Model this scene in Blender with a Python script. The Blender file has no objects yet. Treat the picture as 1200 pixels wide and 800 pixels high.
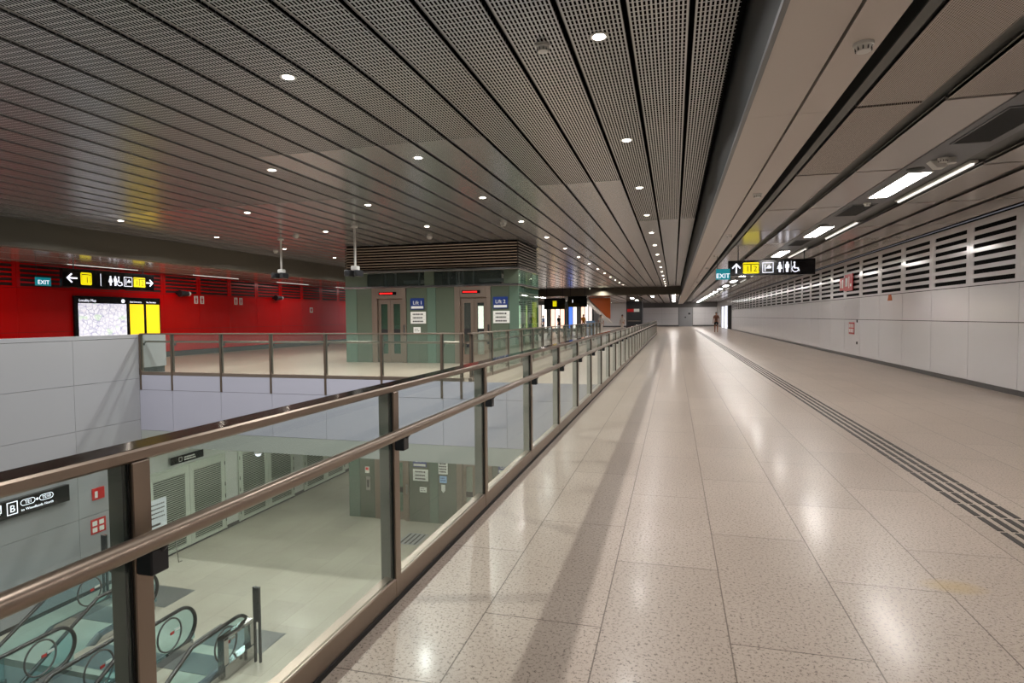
import bpy, bmesh, math, random
from mathutils import Vector, Matrix
random.seed(7)
SC = bpy.context.scene
COL = SC.collection
PI = math.pi

# ------------------------------------------------------------------ camera
def cam_matrix(y, p, r):
    f = Vector((-math.sin(y)*math.cos(p), math.cos(y)*math.cos(p), -math.sin(p)))
    rt = Vector((math.cos(y), math.sin(y), 0)); dn = f.cross(rt)
    r2 = rt*math.cos(r) + dn*math.sin(r); d2 = dn*math.cos(r) - rt*math.sin(r)
    u = -d2; b = -f
    return Matrix(((r2.x, u.x, b.x, 0), (r2.y, u.y, b.y, 0), (r2.z, u.z, b.z, 1.52), (0, 0, 0, 1)))
cd = bpy.data.cameras.new('camera'); cam = bpy.data.objects.new('camera', cd); COL.objects.link(cam)
cd.sensor_width = 36; cd.lens = 21.0; cd.clip_start = .05; cd.clip_end = 400
cam.matrix_world = cam_matrix(.2646, .04013, .00837)
SC.camera = cam

# ------------------------------------------------------------------ world, exposure
w = bpy.data.worlds.new('world'); SC.world = w; w.use_nodes = True
w.node_tree.nodes['Background'].inputs[0].default_value = (.9, .9, 1, 1)
w.node_tree.nodes['Background'].inputs[1].default_value = .12
SC.view_settings.view_transform = 'Standard'; SC.view_settings.look = 'None'
SC.view_settings.gamma = 1; SC.view_settings.exposure = 0.0
SC.view_settings.use_curve_mapping = False
SC.cycles.use_denoising = True
SC.cycles.transparent_max_bounces = 40
SC.cycles.max_bounces = 8
SC.cycles.sample_clamp_indirect = 4
SC.cycles.caustics_reflective = False; SC.cycles.caustics_refractive = False

K_PANEL = 47.0      # emission of the corridor panel lights
K_SPOT = 112.0       # watts of a ceiling downlight
K_TUBE = 1.0
K_LOW = 27.0        # emission of the unseen lamps added to the lower level

# ------------------------------------------------------------------ colours and materials
def lin(c):
    return tuple(((v/255)/12.92 if v/255 <= .04045 else ((v/255+.055)/1.055)**2.4) for v in c)
def mat(name, rgb, rough=.5, metal=0., emit=0., spec=.5, ergb=None):
    m = bpy.data.materials.new(name); m.use_nodes = True
    b = m.node_tree.nodes['Principled BSDF']; c = lin(rgb)
    b.inputs['Base Color'].default_value = (*c, 1); b.inputs['Roughness'].default_value = rough
    b.inputs['Metallic'].default_value = metal; b.inputs['Specular IOR Level'].default_value = spec
    if emit:
        b.inputs['Emission Color'].default_value = (*(lin(ergb) if ergb else c), 1); b.inputs['Emission Strength'].default_value = emit
    return m
def N(m, kind, **kw):
    n = m.node_tree.nodes.new(kind)
    for k, v in kw.items(): setattr(n, k, v)
    return n
def L(m, a, b): m.node_tree.links.new(a, b)
def mth(m, op, a, b=None, c=None):
    n = N(m, 'ShaderNodeMath', operation=op)
    for i, v in enumerate((a, b, c)):
        if v is None: continue
        if isinstance(v, (int, float)): n.inputs[i].default_value = v
        else: L(m, v, n.inputs[i])
    return n.outputs[0]
def mixc(m, fac, a, b):
    n = N(m, 'ShaderNodeMix', data_type='RGBA')
    if isinstance(fac, (int, float)): n.inputs[0].default_value = fac
    else: L(m, fac, n.inputs[0])
    for i, v in ((6, a), (7, b)):
        if isinstance(v, tuple): n.inputs[i].default_value = (*v[:3], 1)
        else: L(m, v, n.inputs[i])
    return n.outputs[2]
def geo_xyz(m):
    g = N(m, 'ShaderNodeNewGeometry'); s = N(m, 'ShaderNodeSeparateXYZ'); L(m, g.outputs['Position'], s.inputs[0]); return g, s
def BS(m): return m.node_tree.nodes['Principled BSDF']

def granite(name, c1, c2, joint, w_, l_, rough, spk=.9, phase=0.):
    m = mat(name, c1, rough); b = BS(m); g, s = geo_xyz(m)
    cmb = N(m, 'ShaderNodeCombineXYZ'); L(m, mth(m, 'ADD', s.outputs[1], 40.62), cmb.inputs[0]); L(m, mth(m, 'ADD', s.outputs[0], 60.04+phase), cmb.inputs[1])
    br = N(m, 'ShaderNodeTexBrick', offset=.43, squash=1.0)
    L(m, cmb.outputs[0], br.inputs['Vector'])
    br.inputs['Scale'].default_value = 1; br.inputs['Mortar Size'].default_value = .0035; br.inputs['Mortar Smooth'].default_value = .1
    br.inputs['Brick Width'].default_value = l_; br.inputs['Row Height'].default_value = w_; br.inputs['Bias'].default_value = 0
    br.inputs['Color1'].default_value = (*lin(c1), 1); br.inputs['Color2'].default_value = (*lin(c2), 1); br.inputs['Mortar'].default_value = (*lin(joint), 1)
    n1 = N(m, 'ShaderNodeTexNoise'); n1.inputs['Scale'].default_value = 62; n1.inputs['Detail'].default_value = 3; n1.inputs['Roughness'].default_value = .8
    L(m, g.outputs['Position'], n1.inputs['Vector'])
    r1 = N(m, 'ShaderNodeValToRGB'); L(m, n1.outputs[0], r1.inputs[0])
    r1.color_ramp.elements[0].position = .36; r1.color_ramp.elements[0].color = (.20, .17, .16, 1)
    r1.color_ramp.elements[1].position = .47; r1.color_ramp.elements[1].color = (1, 1, 1, 1)
    e = r1.color_ramp.elements.new(.66); e.color = (1.0, 1.0, 1.0, 1)
    e = r1.color_ramp.elements.new(.75); e.color = (1.25, 1.22, 1.2, 1)
    n2 = N(m, 'ShaderNodeTexNoise'); n2.inputs['Scale'].default_value = .9; n2.inputs['Detail'].default_value = 4
    L(m, g.outputs['Position'], n2.inputs['Vector'])
    mx = N(m, 'ShaderNodeMix', data_type='RGBA', blend_type='MULTIPLY'); mx.inputs[0].default_value = spk
    L(m, br.outputs[0], mx.inputs[6]); L(m, r1.outputs[0], mx.inputs[7])
    r2 = N(m, 'ShaderNodeValToRGB'); L(m, n2.outputs[0], r2.inputs[0])
    r2.color_ramp.elements[0].position = .25; r2.color_ramp.elements[0].color = (.86, .84, .82, 1)
    r2.color_ramp.elements[1].position = .7; r2.color_ramp.elements[1].color = (1.06, 1.06, 1.06, 1)
    mx2 = N(m, 'ShaderNodeMix', data_type='RGBA', blend_type='MULTIPLY'); mx2.inputs[0].default_value = .8
    L(m, mx.outputs[2], mx2.inputs[6]); L(m, r2.outputs[0], mx2.inputs[7])
    L(m, mx2.outputs[2], b.inputs['Base Color']); b.inputs['Specular IOR Level'].default_value = .26; b.inputs['Coat Weight'].default_value = .12; b.inputs['Coat Roughness'].default_value = .13; b.inputs['Coat IOR'].default_value = 1.35
    L(m, mth(m, 'MULTIPLY_ADD', n2.outputs[0], .10, rough-.05), b.inputs['Roughness'])
    return m, mx2
M = {}
M['floor'], _mx = granite('polished_beige_granite', (176, 162, 150), (168, 154, 142), (108, 96, 87), .597, 1.45, .31)
# a yellowish stain worn into the floor tiles
_m = M['floor']; _g, _s = geo_xyz(_m)
_dx = mth(_m, 'DIVIDE', mth(_m, 'SUBTRACT', _s.outputs[0], 1.51), .17); _dy = mth(_m, 'DIVIDE', mth(_m, 'SUBTRACT', _s.outputs[1], 3.80), .10)
_d = mth(_m, 'ADD', mth(_m, 'MULTIPLY', _dx, _dx), mth(_m, 'MULTIPLY', _dy, _dy))
_f = mth(_m, 'MULTIPLY', mth(_m, 'SUBTRACT', 1.15, _d), .45); _f.node.use_clamp = True
L(_m, mixc(_m, _f, _mx.outputs[2], lin((176, 148, 86))), BS(_m).inputs['Base Color'])
M['floor2'], _ = granite('pale_granite_lower', (180, 176, 162), (172, 168, 155), (140, 134, 122), .9, 1.8, .30, spk=.4)
M['fl_far'], _ = granite('upper_hall_granite', (168, 152, 138), (161, 146, 132), (110, 94, 82), .6, 1.45, .3, spk=.4)

def perforated(name, base, px, py, fx, fy, x0, pw, metal, rough, margin=.03, dark=(10, 9, 9)):
    m = mat(name, base, rough, metal); b = BS(m); g, s = geo_xyz(m)
    u = mth(m, 'SUBTRACT', s.outputs[0], x0)
    if pw:
        u = mth(m, 'MULTIPLY', mth(m, 'FRACT', mth(m, 'DIVIDE', mth(m, 'ADD', u, 100*pw), pw)), pw)
    cx = mth(m, 'ABSOLUTE', mth(m, 'SUBTRACT', mth(m, 'FRACT', mth(m, 'DIVIDE', mth(m, 'ADD', u, 50*px), px)), .5))
    cy = mth(m, 'ABSOLUTE', mth(m, 'SUBTRACT', mth(m, 'FRACT', mth(m, 'DIVIDE', mth(m, 'ADD', s.outputs[1], 50*py), py)), .5))
    k = mth(m, 'MULTIPLY', mth(m, 'LESS_THAN', cx, fx/2), mth(m, 'LESS_THAN', cy, fy/2))
    L(m, mixc(m, k, lin(base), lin(dark)), b.inputs['Base Color'])
    L(m, mth(m, 'MULTIPLY', mth(m, 'SUBTRACT', 1, k), metal), b.inputs['Metallic'])
    L(m, mth(m, 'MULTIPLY', mth(m, 'SUBTRACT', 1, k), .5), b.inputs['Specular IOR Level'])
    return m
PW = .537; PX0 = .14
M['perf'] = perforated('perforated_slot_panel', (206, 206, 206), PW/15, .078, .56, .84, PX0, 0, .55, .27)
M['panel'] = mat('plain_grey_ceiling_panel', (168, 168, 168), .24, .6)
M['perf_r'] = perforated('fine_perforated_panel', (194, 185, 178), .017, .017, .52, .52, 1.68, 0, .1, .4, dark=(52, 48, 44))
M['panel_r'] = mat('corridor_ceiling_panel', (192, 184, 178), .16, .25)
M['bulk'] = mat('beige_bulkhead_panel', (200, 191, 184), .38, .1)
M['grey'] = mat('grey_metal_trim', (118, 120, 122), .4, .4)
M['dgrey'] = mat('dark_grey_trim', (66, 68, 68), .6, .0, spec=.3)
M['black'] = mat('black_void', (8, 8, 8), .9, spec=.1)
M['beam'] = mat('dark_olive_beam', (104, 100, 90), .6)
M['wallw'] = mat('white_vitreous_panel', (222, 220, 222), .13)
M['joint'] = mat('dark_joint', (40, 38, 38), .8)
M['wgrey'] = mat('light_grey_cladding', (152, 153, 156), .3)
M['fascia'] = mat('pale_lilac_fascia', (168, 168, 182), .3)
M['soffit'] = mat('grey_green_soffit', (158, 162, 158), .35)
M['lowwall'] = mat('lower_white_cladding', (205, 210, 205), .3)
M['red'] = mat('glossy_red_panel', (200, 0, 3), .2, spec=.35)
M['dred'] = mat('dark_red_slot', (40, 4, 4), .7)
M['steel'] = mat('brushed_bronze_steel', (150, 135, 122), .34, .85)
M['steel2'] = mat('polished_steel', (176, 176, 176), .18, 1.)
M['post'] = mat('bronze_post', (112, 98, 86), .38, .7)
M['railtop'] = mat('polished_rail_top', (104, 94, 90), .10, 1.)
M['pbody'] = mat('grey_post_body', (132, 136, 128), .45, .2)
M['chan'] = mat('grey_ceiling_channel', (104, 106, 104), .5)
M['gasket'] = mat('black_gasket', (14, 14, 14), .6)
M['rubber'] = mat('black_rubber_handrail', (22, 22, 24), .28)
M['base'] = mat('grey_skirting', (92, 90, 90), .4, .3)
M['green'] = mat('back_painted_green_glass', (88, 98, 84), .12)
M['green2'] = mat('teal_glass_edge_panel', (92, 112, 98), .12)
M['louv'] = mat('dark_bronze_louvre', (112, 104, 96), .2, .95)
M['white'] = mat('white_enamel', (225, 224, 220), .35)
M['signb'] = mat('black_sign_face', (12, 12, 16), .15)
M['blue'] = mat('blue_sign_face', (24, 52, 120), .3)
M['teal'] = mat('teal_exit_face', (20, 135, 150), .3, emit=.45, ergb=(20, 150, 165))
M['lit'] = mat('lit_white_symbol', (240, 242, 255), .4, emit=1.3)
M['lity'] = mat('lit_yellow_panel', (240, 225, 20), .4, emit=.95, ergb=(245, 228, 10))
M['lityy'] = mat('lit_yellow_directory', (250, 215, 40), .4, emit=1.0, ergb=(252, 214, 30))
M['lamp'] = mat('lamp_diffuser', (255, 250, 240), .5, emit=K_PANEL, ergb=(255, 250, 244))
M['down'] = mat('downlight_lens', (255, 250, 240), .5, emit=22, ergb=(255, 246, 232))
M['tube'] = mat('batten_tube', (255, 252, 245), .5, emit=K_TUBE)
M['low'] = mat('added_lower_diffuser', (250, 255, 245), .5, emit=K_LOW, ergb=(255, 253, 244))
M['led'] = mat('red_led_text', (255, 40, 40), .4, emit=3.0, ergb=(255, 20, 20))
M['lred'] = mat('red_sign', (190, 20, 22), .35)
M['cab'] = mat('pale_green_grey_door', (196, 204, 192), .4)
M['cabd'] = mat('cabinet_slot_dark', (70, 76, 70), .6)
M['dark'] = mat('charcoal_metal', (48, 50, 54), .4, .4)
M['plate'] = mat('grey_comb_plate', (128, 130, 130), .35, .6)
M['tact'] = mat('charcoal_tactile_bar', (50, 46, 43), .55, spec=.3)
M['skin'] = mat('skin', (150, 98, 70), .6)
M['skin2'] = mat('light_skin', (196, 150, 124), .6)
M['hair'] = mat('black_hair', (20, 17, 16), .6)
M['shirt'] = mat('brown_shirt', (112, 70, 54), .8)
M['shorts'] = mat('black_shorts', (20, 20, 24), .8)
M['orange'] = mat('orange_clothes', (205, 140, 40), .8)
M['whitec'] = mat('white_clothes', (225, 220, 215), .8)
M['bluec'] = mat('blue_clothes', (60, 90, 140), .8)
M['orangep'] = mat('orange_soffit', (190, 90, 24), .5)
M['paper'] = mat('white_paper', (215, 222, 228), .5)
M['ink'] = mat('black_print', (20, 20, 20), .6)
M['signw'] = mat('pale_sign_plate', (226, 228, 222), .4)
M['lblue'] = mat('pale_blue_side', (150, 190, 235), .4)

# the lit street map: pale ground, procedural streets and park patches
def map_material():
    m = mat('street_map_print', (240, 240, 248), .4, emit=.85); b = BS(m); g, s = geo_xyz(m)
    cmb = N(m, 'ShaderNodeCombineXYZ'); L(m, s.outputs[1], cmb.inputs[0]); L(m, s.outputs[2], cmb.inputs[1])
    v = N(m, 'ShaderNodeTexVoronoi', feature='DISTANCE_TO_EDGE'); v.inputs['Scale'].default_value = 6; L(m, cmb.outputs[0], v.inputs['Vector'])
    k = mth(m, 'LESS_THAN', v.outputs['Distance'], .05)
    n = N(m, 'ShaderNodeTexNoise'); n.inputs['Scale'].default_value = 2.2; L(m, cmb.outputs[0], n.inputs['Vector'])
    gk = mth(m, 'GREATER_THAN', n.outputs[0], .62)
    c = mixc(m, k, (.86, .86, .93), (.45, .45, .62)); c = mixc(m, mth(m, 'MULTIPLY', gk, .5), c, (.55, .78, .50))
    L(m, c, b.inputs['Base Color']); L(m, c, b.inputs['Emission Color']); return m
M['map'] = map_material()

def glass(name, tint, alpha, refl=1.0):
    m = bpy.data.materials.new(name); m.use_nodes = True; nt = m.node_tree; nt.nodes.clear()
    o = N(m, 'ShaderNodeOutputMaterial'); t = N(m, 'ShaderNodeBsdfTransparent'); t.inputs[0].default_value = (*tint, 1)
    gl = N(m, 'ShaderNodeBsdfGlossy'); gl.inputs['Roughness'].default_value = .02; gl.inputs[0].default_value = (.95, 1, .97, 1)
    fr = N(m, 'ShaderNodeFresnel'); fr.inputs[0].default_value = 1.5
    g = N(m, 'ShaderNodeNewGeometry')
    d = N(m, 'ShaderNodeBsdfDiffuse'); d.inputs[0].default_value = (*alpha[:3], 1)
    mx0 = N(m, 'ShaderNodeMixShader'); mx0.inputs[0].default_value = alpha[3]
    L(m, t.outputs[0], mx0.inputs[1]); L(m, d.outputs[0], mx0.inputs[2])
    # reflect at the outside of each surface only (the inside would reflect totally at grazing angles)
    f = mth(m, 'MULTIPLY', fr.outputs[0], mth(m, 'SUBTRACT', 1, g.outputs['Backfacing'])); f = mth(m, 'MULTIPLY', f, refl)
    mx = N(m, 'ShaderNodeMixShader'); L(m, f, mx.inputs[0]); L(m, mx0.outputs[0], mx.inputs[1]); L(m, gl.outputs[0], mx.inputs[2])
    L(m, mx.outputs[0], o.inputs[0]); return m
M['glass'] = glass('clear_green_tinted_glass', (.93, .97, .945), (.34, .42, .38, .05))
M['tglass'] = glass('teal_escalator_glass', (.80, .94, .96), (.3, .5, .55, .03))
M['gglass'] = glass('green_lift_glass', (.60, .76, .66), (.2, .34, .26, .10), 1.3)

# ------------------------------------------------------------------ mesh building
class MB:
    def __init__(s, T=None): s.v = []; s.f = []; s.mi = []; s.T = T; s.sm = []
    def add(s, vs, fs, mi=0, smooth=False):
        b = len(s.v)
        for p in vs:
            p = Vector(p); s.v.append(s.T @ p if s.T else p)
        for f in fs: s.f.append([b+i for i in f]); s.mi.append(mi); s.sm.append(smooth)
        return s
    def box(s, x0, x1, y0, y1, z0, z1, mi=0):
        if x0 > x1: x0, x1 = x1, x0
        if y0 > y1: y0, y1 = y1, y0
        if z0 > z1: z0, z1 = z1, z0
        return s.add([(x0,y0,z0),(x1,y0,z0),(x1,y1,z0),(x0,y1,z0),(x0,y0,z1),(x1,y0,z1),(x1,y1,z1),(x0,y1,z1)],
                     [(0,3,2,1),(4,5,6,7),(0,1,5,4),(1,2,6,5),(2,3,7,6),(3,0,4,7)], mi)
    def bbox(s, x0, x1, y0, y1, z0, z1, b=.006, mi=0):
        """box with chamfered edges"""
        if x0 > x1: x0, x1 = x1, x0
        if y0 > y1: y0, y1 = y1, y0
        if z0 > z1: z0, z1 = z1, z0
        b = min(b, (x1-x0)*.45, (y1-y0)*.45, (z1-z0)*.45)
        bm = bmesh.new(); bmesh.ops.create_cube(bm, size=1)
        for v in bm.verts: v.co = Vector(((x0+x1)/2+v.co.x*(x1-x0), (y0+y1)/2+v.co.y*(y1-y0), (z0+z1)/2+v.co.z*(z1-z0)))
        bmesh.ops.bevel(bm, geom=bm.edges[:], offset=b, segments=1, affect='EDGES')
        bm.verts.index_update(); s.add([v.co.copy() for v in bm.verts], [[v.index for v in f.verts] for f in bm.faces], mi); bm.free(); return s
    def cyl(s, p0, p1, r, n=16, mi=0, r1=None, caps=True):
        p0 = Vector(p0); p1 = Vector(p1); d = (p1-p0).normalized(); a = d.orthogonal().normalized(); b = d.cross(a); r1 = r if r1 is None else r1
        vs = []
        for k in range(n):
            t = 2*PI*k/n; e = a*math.cos(t)+b*math.sin(t); vs += [p0+e*r, p1+e*r1]
        fs = [(2*k, 2*((k+1) % n), 2*((k+1) % n)+1, 2*k+1) for k in range(n)]
        s.add(vs, fs, mi, True)
        if caps: s.add(vs, [tuple(2*k for k in reversed(range(n))), tuple(2*k+1 for k in range(n))], mi)
        return s
    def tube(s, path, r, n=12, mi=0, closed=False, sx=1., up=None):
        """sweep; with sx the section is an ellipse widened along world x"""
        P = [Vector(p) for p in path]; vs = []; m = len(P)
        for i, p in enumerate(P):
            a = P[(i-1) % m] if (i or closed) else p; c = P[(i+1) % m] if (i < m-1 or closed) else p
            d = (c-a).normalized(); e1 = Vector((1, 0, 0)) if abs(d.x) < .9 else Vector((0, 0, 1))
            e1 = (e1-d*e1.dot(d)).normalized(); e2 = d.cross(e1)
            for k in range(n):
                t = 2*PI*k/n; vs.append(p+e1*math.cos(t)*r*sx+e2*math.sin(t)*r)
        fs = []
        for i in range(m if closed else m-1):
            for k in range(n):
                j = (i+1) % m; fs.append((i*n+k, j*n+k, j*n+(k+1) % n, i*n+(k+1) % n))
        s.add(vs, fs, mi, True)
        if not closed: s.add(vs, [tuple(range(n)), tuple(reversed(range((m-1)*n, m*n)))], mi)
        return s
    def prism(s, poly, axis, a, b, mi=0):
        """poly of 2d points extruded along axis ('x','y','z') from a to b"""
        def mk(p, t): return {'x': (t, p[0], p[1]), 'y': (p[0], t, p[1]), 'z': (p[0], p[1], t)}[axis]
        n = len(poly); vs = [mk(p, a) for p in poly]+[mk(p, b) for p in poly]
        fs = [tuple(reversed(range(n))), tuple(range(n, 2*n))]+[(i, (i+1) % n, n+(i+1) % n, n+i) for i in range(n)]
        s.add(vs, fs, mi); return s
    def sphere(s, c, r, n=14, mi=0, sc=(1, 1, 1), zmin=-1.):
        c = Vector(c); vs = []; fs = []; m = n//2
        for i in range(m+1):
            t = PI*i/m; z = max(math.cos(t), zmin)
            for k in range(n):
                a = 2*PI*k/n; vs.append(c+Vector((math.sin(t)*math.cos(a)*r*sc[0], math.sin(t)*math.sin(a)*r*sc[1], z*r*sc[2])))
        for i in range(m):
            for k in range(n): fs.append((i*n+k, (i+1)*n+k, (i+1)*n+(k+1) % n, i*n+(k+1) % n))
        return s.add(vs, fs, mi, True)
    def build(s, name, mats, parent=None, origin=None):
        if not isinstance(mats, (list, tuple)): mats = [mats]
        off = world_loc(parent) if parent else Vector(origin or (0, 0, 0))
        me = bpy.data.meshes.new(name); me.from_pydata([v-off for v in s.v], [], s.f)
        for m in mats: me.materials.append(m)
        me.polygons.foreach_set('material_index', s.mi); me.polygons.foreach_set('use_smooth', s.sm)
        bm = bmesh.new(); bm.from_mesh(me); bmesh.ops.recalc_face_normals(bm, faces=bm.faces[:]); bm.to_mesh(me); bm.free()
        o = bpy.data.objects.new(name, me); COL.objects.link(o)
        if parent: o.parent = parent
        else: o.location = off
        return o
def world_loc(o):
    p = Vector((0, 0, 0))
    while o: p += o.location; o = o.parent
    return p
def tag(o, label=None, cat=None, group=None, kind=None):
    if label: o['label'] = label
    if cat: o['category'] = cat
    if group: o['group'] = group
    if kind: o['kind'] = kind
    return o
def thing(name, loc, label, cat, group=None):
    o = bpy.data.objects.new(name, None); o.empty_display_size = .1; COL.objects.link(o); o.location = loc
    return tag(o, label, cat, group)
def struct(name, mb, mats, parent=None, origin=None):
    o = mb.build(name, mats, parent, origin)
    if not parent: o['kind'] = 'structure'
    return o
def copy_tree(o, loc=None, parent=None):
    c = o.copy(); COL.objects.link(c); c.parent = parent
    if loc is not None: c.location = loc
    for ch in [x for x in list(COL.objects) if x.parent == o]: copy_tree(ch, None, c)
    return c
def text_faces(txt, size):
    cu = bpy.data.curves.new('t', 'FONT'); cu.body = txt; cu.size = size; cu.align_x = 'LEFT'; cu.extrude = .001
    o = bpy.data.objects.new('t', cu); COL.objects.link(o)
    dg = bpy.context.evaluated_depsgraph_get(); me = bpy.data.meshes.new_from_object(o.evaluated_get(dg))
    vs = [v.co.copy() for v in me.vertices]; fs = [tuple(p.vertices) for p in me.polygons]
    bpy.data.objects.remove(o); bpy.data.meshes.remove(me); return vs, fs
def frame(origin, u, v):
    """matrix mapping (u, v, n) sign coordinates into the world"""
    u = Vector(u).normalized(); v = Vector(v).normalized(); n = u.cross(v)
    return Matrix(((u.x, v.x, n.x, origin[0]), (u.y, v.y, n.y, origin[1]), (u.z, v.z, n.z, origin[2]), (0, 0, 0, 1)))
FY = lambda x, y, z: frame((x, y, z), (1, 0, 0), (0, 0, 1))       # faces -Y
FX = lambda x, y, z: frame((x, y, z), (0, 1, 0), (0, 0, 1))       # faces +X
FXm = lambda x, y, z: frame((x, y, z), (0, -1, 0), (0, 0, 1))     # faces -X
def put_text(mb, txt, x, y, size, mi=0, wz=.003, cx=False):
    vs, fs = text_faces(txt, size)
    if not vs: return mb
    w_ = max(v.x for v in vs)
    mb.add([(v.x+x-(w_/2 if cx else 0), v.y+y, v.z+wz) for v in vs], fs, mi); return mb

def panel_grid(mb, T, us, vs, gap=.008, th=.02, mi=0):
    """cladding panels with open joints, in frame T (u, v, n)"""
    g = gap/2; old = mb.T; mb.T = T
    for a, b in zip(us[:-1], us[1:]):
        for c, d in zip(vs[:-1], vs[1:]): mb.box(a+g, b-g, c+g, d-g, -th, 0, mi)
    mb.T = old; return mb
def rng(a, b, step):
    o = []; x = a
    while x < b-1e-6: o.append(x); x += step
    return o+[b]

# ================================================================== STRUCTURE
XW = 6.1; XE = -1.55; XS = -4.68; YF = 13.42; XL = -14.5; XR = -20.5; YB = 54.; YEND = 92.; ZL = -5.5
f = MB(); f.box(XE, XW+.4, -8, YEND, -.12, 0); struct('floor', f, M['floor'])
f = MB(); f.box(XL+.02, XS, YF+.02, 43.4, -.12, 0); f.box(XL+.02, -7.75, 43.4, 52, -.12, 0); f.box(-5.95, XS, 43.4, 52, -.12, 0); f.box(XL+.02, XS, 52, YEND, -.12, 0); f.box(XR-.3, XL-.33, -8, YEND, -.12, 0); f.box(XS, XE, YF+.02, YEND, -.12, 0); f.box(-34, XR-.3, 40, YEND, -.12, 0); f.box(XL-.33, XL+.02, 14.36, YEND, -.12, 0)
struct('floor.001', f, M['fl_far'])
# lower floor: with the pit for the escalators
f = MB(); PIT = (-14.2, -8.3); f.box(XL, 8, 9.0, 60, ZL-.15, ZL); f.box(PIT[1], 8, -8, 9.0, ZL-.15, ZL)
struct('floor.002', f, M['floor2'])
f = MB(); f.box(PIT[0]-.3, PIT[0], -8, 9, ZL-6, ZL-.02); f.box(PIT[1], PIT[1]+.2, -8, 9, ZL-6, ZL-.15); f.box(PIT[0], PIT[1], 9.0, 9.2, ZL-6, ZL-.15); f.box(PIT[0]-.3, PIT[1]+.2, -8, 9.2, ZL-6.2, ZL-6)
struct('wall_pit', f, M['lowwall'])

# void edges (slab fascias)
f = MB(); us = [XL]+[XL+1.125+1.6*i for i in range(8)]+[XE]
panel_grid(f, FY(0, YF, 0), us, [-1.56, -.42, 0.0]); panel_grid(f, FY(0, YF, 0), [XL, XE], [-2.0, -1.56], mi=3); f.box(XL, XE, YF+.02, YF+.3, -2.0, -.125, 1)
panel_grid(f, FY(0, YF-.004, 0), [XS+.3, -3.8, XE], [-1.08, -1.072])
f.box(XL, XE, YF+.3, 50, -2.0, -1.9, 2); f.box(XE, 8, -8, 60, -2.0, -1.9, 2)
f.box(XE, XE+.02, -8, YF, -2.0, -.125, 1)
struct('trim_1', f, [M['fascia'], M['joint'], M['wgrey'], M['soffit']])

# left void wall and its parapet
f = MB(); ys = [YF-1.9*i for i in range(11)][::-1]
panel_grid(f, FX(XL, 0, 0), ys, [ZL+.1, -4.6, -3.5, -2.4, -1.26, -.1, 1.03])
f.box(XL-.33, XL+.0, -8, YF, 1.036, 1.13); f.box(XL-.3, XL-.02, -8, YF, ZL, 1.03, 1)
f.box(XL-.33, XL+0.0, YF+.002, 14.36, .19, 1.13); f.box(XL-.30, XL-.03, YF, 14.33, -.1, .19, 2)
struct('wall_left', f, [M['wgrey'], M['joint'], M['dgrey']])
f = MB(); ys = [YF+1.875*i for i in range(22)]
panel_grid(f, FX(XL, 0, 0), ys, [ZL+.12, -3.9, -2.0], th=.02); f.box(XL-.3, XL-.02, YF, 54, ZL, -2.0, 1); f.box(XL-.02, XL+.01, YF, 54, ZL, ZL+.12, 2)
struct('wall_left.001', f, [M['lowwall'], M['joint'], M['base']])

# far red wall
f = MB(); RS = 1.92; ys = [-4.7+RS*i for i in range(26)]
panel_grid(f, FX(XR, 0, 0), ys, [.22, 1.16, 2.62], th=.02)
T = FX(XR, 0, 0); f.T = T
for a, b in zip(ys[:-1], ys[1:]):
    f.box(a+.004, a+.12, 2.628, 3.5, -.02, 0); f.box(b-.12, b-.004, 2.628, 3.5, -.02, 0)
    z = 2.628
    for k in range(6): f.box(a+.12, b-.12, z, z+.055 if k else z+.05, -.02, 0); z += .15
f.T = None; f.box(XR-.3, XR-.02, -8, 60, 0, 3.5, 1); f.box(XR-.02, XR+.01, -8, 60, 0, .2, 2)
struct('wall_far_left', f, [M['red'], M['dred'], M['base']])

# right corridor wall with louvred top panels
f = MB(); WS = 1.93; w0 = 13.0-WS*10; ys = [w0+WS*i for i in range(40)]; YWE = ys[-1]
panel_grid(f, FX(XW, 0, 0), ys, [.1, 1.35, 2.1], th=.02, gap=.014)
f.T = frame((XW, 0, 0), (0, 1, 0), (0, 0, 1)); SL = .077
for a, b in zip(ys[:-1], ys[1:]):
    f.box(a+.004, a+.14, 2.108, 3.46, 0, .02); f.box(b-.14, b-.004, 2.108, 3.46, 0, .02)
    z = 2.108; f.box(a+.14, b-.14, z, 2.17, 0, .02)
    for k in range(7):
        z0 = 2.17+k*.178; z1 = z0+.09
        f.box(a+.14, b-.14, z1, (2.17+(k+1)*.178) if k < 6 else 3.46, 0, .02)
        for s_ in (a+.14, b-.14-.012): f.box(s_, s_+.012, z0, z1, .0, .02)
f.T = None
f2 = MB(); n0 = len(f.v)
# mirror the frame so that the panels stand in the wall plane facing the corridor
for i, v in enumerate(f.v):
    if v.x != XW: v.x = 2*XW - v.x if v.x < XW else v.x
f.box(XW+.025, XW+.3, -8, YWE, .02, 3.5, 1); f.box(XW+.01, XW+.04, -8, YWE, 0, .1, 2)
f.box(XW, XW+.3, YWE+16, YEND, 0, 3.5, 0); f.box(XW, XW+.3, YWE, YWE+16, 2.7, 3.5, 0)
struct('wall_right', f, [M['wallw'], M['black'], M['base']])
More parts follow.
